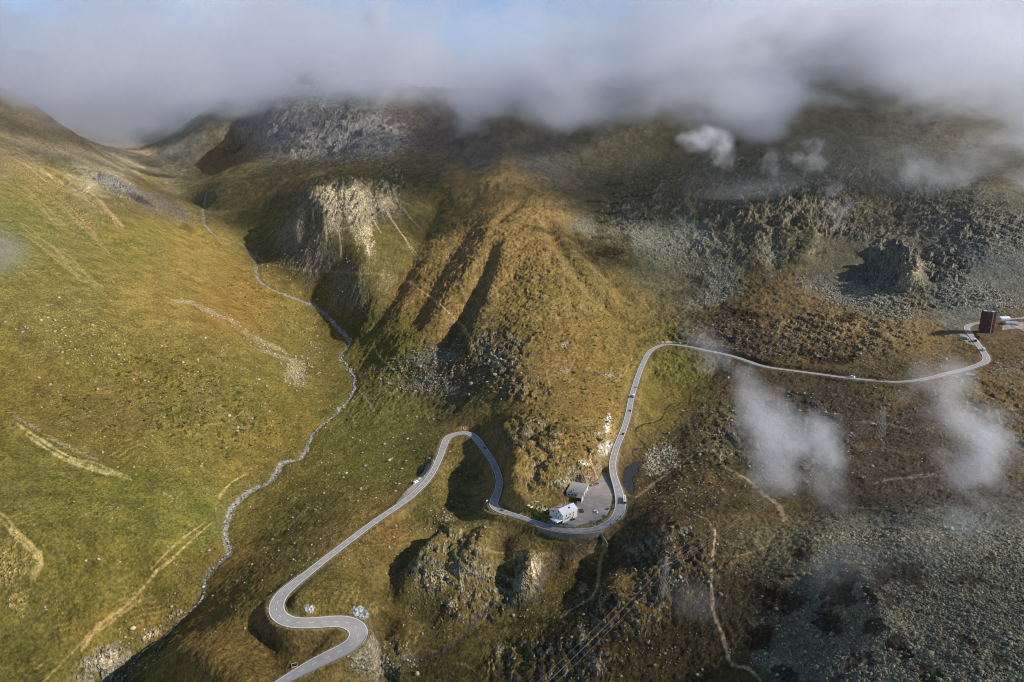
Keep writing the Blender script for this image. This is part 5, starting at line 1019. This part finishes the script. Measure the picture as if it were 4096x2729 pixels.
at = me.color_attributes.new("tint", 'FLOAT_COLOR', 'POINT'); at.data.foreach_set("color", np.c_[np.clip(cs_, .02, .7), np.ones(len(cs_))].astype(np.float32).ravel())
def mat_rock(name, attr=True, rgb=(150, 145, 130)):
    m, nt, b = new_mat(name); L = nt.links.new; ge = N(nt, "ShaderNodeNewGeometry"); nz = N(nt, "ShaderNodeTexNoise", Scale=1.4, Detail=5.0, Roughness=.65); L(ge.outputs["Position"], nz.inputs["Vector"])
    mr = N(nt, "ShaderNodeMapRange"); mr.inputs["From Min"].default_value = .3; mr.inputs["From Max"].default_value = .7; mr.inputs["To Min"].default_value = .65; mr.inputs["To Max"].default_value = 1.3; L(nz.outputs["Fac"], mr.inputs["Value"])
    sc = N(nt, "ShaderNodeVectorMath", operation='SCALE'); L(mr.outputs["Result"], sc.inputs["Scale"])
    if attr: a = N(nt, "ShaderNodeAttribute", attribute_name="tint"); L(a.outputs["Color"], sc.inputs[0])
    else: sc.inputs[0].default_value = tuple(lin(rgb))
    L(sc.outputs["Vector"], b.inputs["Base Color"]); b.inputs["Roughness"].default_value = .95; b.inputs["Specular IOR Level"].default_value = .15
    bp = N(nt, "ShaderNodeBump", Strength=.5, Distance=.4); L(nz.outputs["Fac"], bp.inputs["Height"]); L(bp.outputs["Normal"], b.inputs["Normal"]); return m
me.materials.append(mat_rock("stone")); o = bpy.data.objects.new("scattered_stones", me); COL.objects.link(o); tag(o, "countless small stones and rubble strewn over slopes and boulder fields", "stones", None, "stuff")
# the larger boulders, one object each
RM = [mat_rock("pale_boulder", False, (152, 140, 114)), mat_rock("grey_boulder", False, (150, 146, 132)), mat_rock("lichen_boulder", False, (140, 139, 108))]
RB = []
for k in range(6):
    v, f = rock_base(300 + k, 2); 
    for mi in range(3):
        mm = bpy.data.meshes.new("boulder"); mm.from_pydata(v.tolist(), [], f.tolist()); mm.materials.append(RM[mi]); RB.append(mm)
HAND = [(1170,2072,2.6),(1650,1790,1.2),(1735,2003,2.0),(1560,1790,1.3),(690,1640,2.6),(640,1590,2.2),(200,1540,3.0),(390,1560,3.0),(400,1510,2.6),(380,1530,2.8),(270,1455,2.2),(100,1310,2.6),(90,1330,3.0),(60,1320,2.4),(190,1225,3.0),(205,1222,2.4),(170,1230,2.2),(410,1450,2.2),(720,1585,1.8),(830,1520,2.0),(680,1740,2.2),(655,1975,2.4),(620,1948,2.4),(535,1870,3.0),(470,1870,2.2),(800,1870,1.8),(1170,1915,2.0),(1150,1910,1.6),(410,1810,2.4),
 (470,2032,2.2),(180,2430,2.6),(185,2440,2.2),(670,2380,1.8),(700,2375,2.2),(640,2505,2.6),(600,2530,3.0),(500,2550,3.0),(480,2570,2.6),(740,2452,1.8),(1100,1145,3.0),(1270,1200,3.2),(1300,1190,2.2),(870,1180,2.2),(1390,1050,3.0),(2262,1393,3.0),(2290,1385,2.6),(2480,1505,2.6),(2380,1500,2.2),(2430,1505,2.2),(1575,1480,3.0),(1980,1500,4.0),(2000,1440,4.0),(1600,1470,2.6),
 (2700,1875,2.2),(2720,1870,2.2),(2690,1850,2.6),(2670,1850,2.2),(2640,1880,2.4),(2600,1900,2.0),(2430,1985,1.0),(2424,1988,.8),(2437,1983,.9),(2960,2135,2.2),(2800,2160,2.2),(2870,2178,2.4),(2745,2150,2.0),(2720,2310,3.4),(2705,2330,2.6),(2730,2325,2.2),(2875,2310,1.6),(2450,2350,1.6),(2700,2590,1.6),(2640,2620,1.8),(2810,2680,2.2),(2790,2700,2.0),(2920,2600,1.8),(2920,2610,1.4),(3110,2210,1.8),(3110,2700,2.2),(3040,2640,1.8),(3480,2270,2.2),(3500,2272,2.2),(3700,2600,2.6),(3850,2398,2.4),(3910,2490,2.6),(3560,2600,2.4),(3580,2640,2.2),(2600,1730,1.8),(2350,2400,1.6),(1480,2630,2.6),(1500,2650,2.6),(1450,2670,2.6),(1460,2640,2.2),(1640,2645,1.8),(1560,2660,1.8),(1800,2120,1.8),(1900,2140,1.8),(1860,2110,2.0),(1940,2110,2.6),(1930,2145,2.4),(1770,2330,3.0),(1750,2300,2.4),(1790,2310,2.8),(1760,2280,2.2)]
zlab = {0: ("pale boulder lying in the grass of the left valley slope", "boulders on the left grass slope"), 1: ("pale boulder in the meadow between the hairpin roads", "boulders between the hairpin roads"), 2: ("grey boulder among the heath and crags", "boulders on heath and crags"), 3: ("grey lichen spotted boulder in the big boulder field", "boulders of the boulder field")}
def boulder(x, y, s, zt, k):
    z = float(ground(x, y)); o = bpy.data.objects.new("boulder", RB[(k % 6) * 3 + (0 if zt < 2 else (2 if (k % 5 == 0 or (zt == 3 and k % 2)) else 1))]); COL.objects.link(o)
    r = np.random.default_rng(k); o.location = (x, y, z + .2 * s); o.scale = (s * r.uniform(.9, 1.3), s * r.uniform(.8, 1.1), s * r.uniform(.8, 1.15)); o.rotation_euler = (r.uniform(-.25, .25), r.uniform(-.25, .25), r.uniform(0, 6.28))
    tag(o, zlab[zt][0], "boulder", zlab[zt][1])
k = 0
for u, v, s in HAND:
    x, y, z = cast(u, v); zt_ = 3 if (u > 3150 and v > 2150) else (0 if u < 1450 and not (u > 1050 and v > 2050) else (1 if u < 1760 and v > 1750 and v < 2300 else 2)); boulder(x, y, .85 * s * np.clip(y / 800, .6, 1.4), zt_, k); k += 1
ids = pick(300 - k, dens * (zone > -1), 19)
for q in ids:
    x, y = float(X.ravel()[q]), float(Y.ravel()[q]); boulder(x, y, float(np.exp(np.random.default_rng(q).normal(.3, .35))) * min(max(y / 750, .7), 1.6) * .9, int(zone.ravel()[q]), k); k += 1
# low shrubs: dark juniper mats on the left meadow, one mass nobody could count
sm = in_ell(780,1600,430,200,25) * 1.0 + in_ell(1100,1260,240,110,35) * .7 + in_ell(2250,1250,250,200,0) * .5 + in_ell(2350,1520,160,80,0) * .6 + in_ell(350,1650,220,80,20) * .5 + in_ell(3000,1300,300,60,0) * .8 + in_ell(3100,1750,400,200,0) * .5 + in_ell(2300,1650,250,200,0) * .3
sm = sm * np.maximum(0, n2 + .5 * n1 - .05) * (road_D > 3) * ~pm; NB = 3200; ids = pick(NB, sm, 23); v0, f0 = rock_base(501, 2); v0 = v0 * (1 + .22 * np.random.default_rng(3).normal(size=(len(v0), 1))); x, y = X.ravel()[ids] + rng.uniform(-1, 1, NB), Y.ravel()[ids] + rng.uniform(-1.5, 1.5, NB); s = np.exp(rng.normal(.1, .45, NB)); a = rng.uniform(0, 6.28, NB); hz = rng.uniform(.35, .6, NB)
vv = v0[None] * np.stack([s * 1.2, s, s * hz], -1)[:, None, :]; ca, sa = np.cos(a)[:, None], np.sin(a)[:, None]
w3 = np.stack([vv[..., 0] * ca - vv[..., 1] * sa + x[:, None], vv[..., 0] * sa + vv[..., 1] * ca + y[:, None], vv[..., 2] + ground(x, y)[:, None]], -1).reshape(-1, 3); ff = (f0[None] + (np.arange(NB) * len(v0))[:, None, None]).reshape(-1, 3).astype(np.int32)
me = bpy.data.meshes.new("juniper_scrub"); me.vertices.add(len(w3)); me.vertices.foreach_set("co", w3.astype(np.float32).ravel()); me.loops.add(ff.size); me.loops.foreach_set("vertex_index", ff.ravel()); me.polygons.add(len(ff)); me.polygons.foreach_set("loop_start", np.arange(0, ff.size, 3, dtype=np.int32)); me.polygons.foreach_set("loop_total", np.full(len(ff), 3, np.int32)); me.update()
me.materials.append(plain("juniper", (64, 66, 30), rough=1.0, var=.35, scale=.6)); o = bpy.data.objects.new("juniper_scrub", me); COL.objects.link(o); tag(o, "low dark green shrub mats dotting the grass slopes", "shrubs", None, "stuff")
# ------------------------------------------------------------------ clouds (real volumes in the valley and on the mountains)
cy.max_bounces = 16; cy.volume_bounces = 10; cy.volume_max_steps = 256; cy.volume_step_rate = 1.0
def cloud_mat(name, dens, scale, lo, hi, mode, aniso=0.45, tint=(0.935, 0.948, 1.0), detail=4.0, fall=(1.0, 0.25), stretch=(1, 1, 1), seed=0.0, deck=None, step=1.0, warp=2.0):
    m = bpy.data.materials.new(name); m.use_nodes = True; nt = m.node_tree; nt.nodes.clear(); L = nt.links.new
    def M(op, *a, clamp=False):
        n = N(nt, "ShaderNodeMath", operation=op); n.use_clamp = clamp
        for k, v in enumerate(a):
            if isinstance(v, (int, float)): n.inputs[k].default_value = v
            else: L(v, n.inputs[k])
        return n.outputs[0]
    out = N(nt, "ShaderNodeOutputMaterial"); pv = N(nt, "ShaderNodeVolumePrincipled"); L(pv.outputs[0], out.inputs["Volume"])
    pv.inputs["Color"].default_value = tuple(tint) + (1,); pv.inputs["Anisotropy"].default_value = aniso
    ge = N(nt, "ShaderNodeNewGeometry"); tc = N(nt, "ShaderNodeTexCoord")
    mp = N(nt, "ShaderNodeMapping"); L(ge.outputs["Position"], mp.inputs["Vector"])
    mp.inputs["Location"].default_value = (seed * 13.7, seed * 7.1, seed * 3.3); mp.inputs["Scale"].default_value = tuple(s / scale for s in stretch)
    nz = N(nt, "ShaderNodeTexNoise", Scale=1.0, Detail=detail, Roughness=0.58); nz.inputs["Distortion"].default_value = 0.35; L(mp.outputs["Vector"], nz.inputs["Vector"])
    f = M('ADD', M('MULTIPLY', M('SUBTRACT', nz.outputs["Fac"], 0.5), 2.2), 0.5)
    if mode == 'puff':
        n2_ = N(nt, "ShaderNodeTexNoise", Scale=0.42, Detail=5.0, Roughness=0.55); L(mp.outputs["Vector"], n2_.inputs["Vector"])
        sb = N(nt, "ShaderNodeVectorMath", operation='SUBTRACT'); L(n2_.outputs["Color"], sb.inputs[0]); sb.inputs[1].default_value = (.5, .5, .5)
        sc_ = N(nt, "ShaderNodeVectorMath", operation='SCALE'); L(sb.outputs["Vector"], sc_.inputs[0]); sc_.inputs["Scale"].default_value = warp
        av = N(nt, "ShaderNodeVectorMath", operation='ADD'); L(tc.outputs["Object"], av.inputs[0]); L(sc_.outputs["Vector"], av.inputs[1])
        l0 = N(nt, "ShaderNodeVectorMath", operation='LENGTH'); L(tc.outputs["Object"], l0.inputs[0])
        l1 = N(nt, "ShaderNodeVectorMath", operation='LENGTH'); L(av.outputs["Vector"], l1.inputs[0])
        class ln: outputs = {"Value": M('MAXIMUM', l1.outputs["Value"], M('MULTIPLY', M('SUBTRACT', l0.outputs["Value"], .6), 2.5))}
        r = N(nt, "ShaderNodeMapRange", interpolation_type='SMOOTHSTEP'); r.inputs["From Min"].default_value = fall[0]; r.inputs["From Max"].default_value = fall[1]; L(ln.outputs["Value"], r.inputs["Value"])
        g = M('ADD', f, M('MULTIPLY', M('SUBTRACT', r.outputs["Result"], 1.0), 0.9))
        d = N(nt, "ShaderNodeMapRange", interpolation_type='SMOOTHSTEP'); d.inputs["From Min"].default_value = lo; d.inputs["From Max"].default_value = hi; L(g, d.inputs["Value"])
        dd = M('MULTIPLY', M('MULTIPLY', d.outputs["Result"], r.outputs["Result"]), dens)
    else:
        sp = N(nt, "ShaderNodeSeparateXYZ"); L(ge.outputs["Position"], sp.inputs[0])
        base = deck(M, sp.outputs["X"], sp.outputs["Y"], sp.outputs["Z"], f)
        d = N(nt, "ShaderNodeMapRange", interpolation_type='SMOOTHSTEP'); d.inputs["From Min"].default_value = lo; d.inputs["From Max"].default_value = hi; L(base, d.inputs["Value"])
        dd = M('MULTIPLY', d.outputs["Result"], dens)
    L(dd, pv.inputs["Density"])
    try: m.cycles.volume_step_rate = step
    except Exception: pass
    return m
def tag(o, label=None, cat=None, group=None, kind=None):
    if label: o["label"] = label
    if cat: o["category"] = cat
    if group: o["group"] = group
    if kind: o["kind"] = kind
    return o
def at_depth(u, v, t):
    dx = (u - PW / 2) / FPX; up = -(v - PH / 2) / FPX
    return Vector((dx * t, t * (CS + up * SN), ZC + t * (up * CS - SN)))
def cloud_puff(label, p1, p2, w, flat=0.8, **kw):
    """soft cloud along the line p1-p2 (photograph u, v, depth), half width w metres"""
    a, b = at_depth(*p1), at_depth(*p2); ax = b - a
    bm = bmesh.new(); bmesh.ops.create_icosphere(bm, subdivisions=3, radius=1.0)
    m = bpy.data.meshes.new("cloud"); bm.to_mesh(m); bm.free()
    m.materials.append(cloud_mat("cloud_vapour", mode='puff', **kw))
    o = bpy.data.objects.new("cloud", m); COL.objects.link(o); o.location = (a + b) / 2; o.scale = (w, w * flat, max(ax.length / 2 + w * 0.6, w * 0.6))
    o.rotation_euler = (ax.to_track_quat('Z', 'Y') if ax.length > 1 else Vector((0, 0, 1)).to_track_quat('Z', 'Y')).to_euler()
    return tag(o, label, "cloud", None, "stuff")
def deck_field(M, x, y, z, f):
    # cloud base falls towards the right; density grows upwards from it and thins towards the near edge and the top, which dips in the middle
    wv = M('ADD', M('MULTIPLY', M('SINE', M('ADD', M('MULTIPLY', x, .0046), M('MULTIPLY', y, .002))), 50.0), M('MULTIPLY', M('SINE', M('ADD', M('MULTIPLY', x, .0097), M('MULTIPLY', y, -.004))), 38.0))
    b = M('ADD', M('ADD', 440.0, wv), M('MINIMUM', M('MULTIPLY', x, -0.10), 45.0)); up = M('DIVIDE', M('SUBTRACT', z, b), 190.0)
    near = M('DIVIDE', M('SUBTRACT', y, M('SUBTRACT', 1750.0, M('MULTIPLY', M('MAXIMUM', x, 0.0), 0.30))), 450.0)
    xx = M('MULTIPLY', M('ADD', x, 120.0), 0.001); tp = M('MINIMUM', M('ADD', 790.0, M('MULTIPLY', M('MULTIPLY', xx, xx), 300.0)), 1000.0)
    top = M('DIVIDE', M('SUBTRACT', tp, z), 260.0)
    g = M('MINIMUM', M('MINIMUM', M('MINIMUM', up, near), top), 0.42)
    return M('ADD', g, M('MULTIPLY', M('SUBTRACT', f, 0.5), 1.9))
bm = bmesh.new()
for q in [(-3800,1250,230),(1750,1250,230),(2600,4300,230),(-5200,4300,230)]: bm.verts.new(q)
for q in [(-3800,1250,1060),(1750,1250,1060),(2600,4300,1060),(-5200,4300,1060)]: bm.verts.new(q)
bm.verts.ensure_lookup_table(); vv = bm.verts
for q in [(3,2,1,0),(4,5,6,7),(0,1,5,4),(1,2,6,5),(2,3,7,6),(3,0,4,7)]: bm.faces.new([vv[i] for i in q])
m = bpy.data.meshes.new("cloud_bank"); bm.to_mesh(m); bm.free()
m.materials.append(cloud_mat("cloud_bank_vapour", 0.0050, 360.0, 0.06, 0.9, 'deck', deck=deck_field, detail=6.0, stretch=(1, 1, 1.6), step=0.3))
deck = bpy.data.objects.new("cloud_bank", m); COL.objects.link(deck)
tag(deck, "huge grey and violet cloud bank wrapping the mountain tops", "cloud", None, "stuff")
PUFFS = [
 ("white plume of mist hanging in front of the road bend above the meadow", (2790,1370,640), (3430,2070,520), 92, dict(dens=.058, scale=80., lo=.2, hi=1.0, fall=(1.0, .05))),
 ("white plume of mist over the far moor, below the road to the red tower", (3640,1400,640), (4110,2130,500), 92, dict(dens=.058, scale=80., lo=.2, hi=1.0, seed=2.6, fall=(1.0, .05))),
 ("small bright cloud ball clinging to the rocky mountain flank", (2770,560,1400), (2920,610,1400), 85, dict(dens=.03, scale=75., lo=.25, hi=.9, seed=3.)),
 ("ragged cloud strip trailing along the rocky mountain flank", (2850,650,1400), (3450,600,1380), 95, dict(dens=.018, scale=75., lo=.32, hi=.9, seed=4.)),
 ("thin upright wisp of mist in front of the dark cliff", (3330,690,1250), (3380,960,1180), 42, dict(dens=.022, scale=50., lo=.25, hi=.95, seed=5.)),
 ("pale mist patch cut off by the left picture edge above the grass slope", (-160,900,640), (60,1010,640), 62, dict(dens=.02, scale=80., lo=.1, hi=.9, seed=6.)),
 ("grey veil of mist above the boulder field", (3650,1980,430), (4300,2200,400), 50, dict(dens=.02, scale=60., lo=.3, hi=1.0, seed=7.)),
 ("faint veil of mist around the lattice pylon", (2560,2300,400), (2900,2450,380), 36, dict(dens=.008, scale=50., lo=.2, hi=.95, seed=8.)),
 ("bright white cloud tuft below the blue gap in the sky", (1440,40,1500), (1560,90,1500), 80, dict(dens=.03, scale=80., lo=.15, hi=1.0, seed=9.)),
 ("small white cloud tuft in the middle of the cloud bank", (1620,230,1500), (1720,250,1500), 60, dict(dens=.02, scale=70., lo=.15, hi=1.0, seed=10.)),
 ("broad bright cloud lit by the sun at the upper right", (3200,300,1200), (4600,420,1150), 300, dict(dens=.009, scale=260., lo=.1, hi=.95, seed=11., fall=(1.0, .1))),
 ("broad grey cloud at the upper left above the grass ridge", (-300,150,1500), (900,200,1600), 260, dict(dens=.006, scale=240., lo=.1, hi=.95, seed=12., fall=(1.0, .1))),
 ("thin fog lying on the scree slope at the right", (3400,620,1250), (4500,780,1100), 130, dict(dens=.010, scale=110., lo=.25, hi=.95, seed=13.)),
 ("thin drifting veil of mist low over the near boulder field", (2700,2430,300), (4300,2080,320), 42, dict(dens=.0055, scale=45., lo=.2, hi=1.0, seed=17., fall=(1.0, .05))),
 ("frayed tail of mist trailing down from the plume above the meadow", (3180,1880,540), (3560,2120,470), 80, dict(dens=.028, scale=60., lo=.3, hi=1.0, seed=14., fall=(1.0, .05))),
 ("faint mist rising over the top road bend by the gravel lay-by", (2720,1330,720), (2860,1450,660), 60, dict(dens=.016, scale=55., lo=.28, hi=1.0, seed=15., fall=(1.0, .05))),
 ("thin bluish haze in front of the boulder strewn mountain flank", (2500,640,930), (4500,740,830), 120, dict(dens=.0016, scale=160., lo=.05, hi=1.0, seed=16., fall=(1.0, .1))),
]
for lb, p1, p2, wd, kw in PUFFS: cloud_puff(lb, p1, p2, wd, **kw)
bm = bmesh.new(); bmesh.ops.create_icosphere(bm, subdivisions=3, radius=1.0)  # unseen cloud added out of view to shade the lower right ground
m = bpy.data.meshes.new("cloud"); bm.to_mesh(m); bm.free(); m.materials.append(cloud_mat("cloud_vapour", .008, 150., .1, .8, 'puff', seed=20., fall=(1.0, .2)))
o = bpy.data.objects.new("cloud", m); COL.objects.link(o); o.location = (800, 215, 420); o.scale = (330, 150, 70)
tag(o, "unseen cloud out of view on the sun side, added to shade the boulder slope", "cloud", None, "stuff")
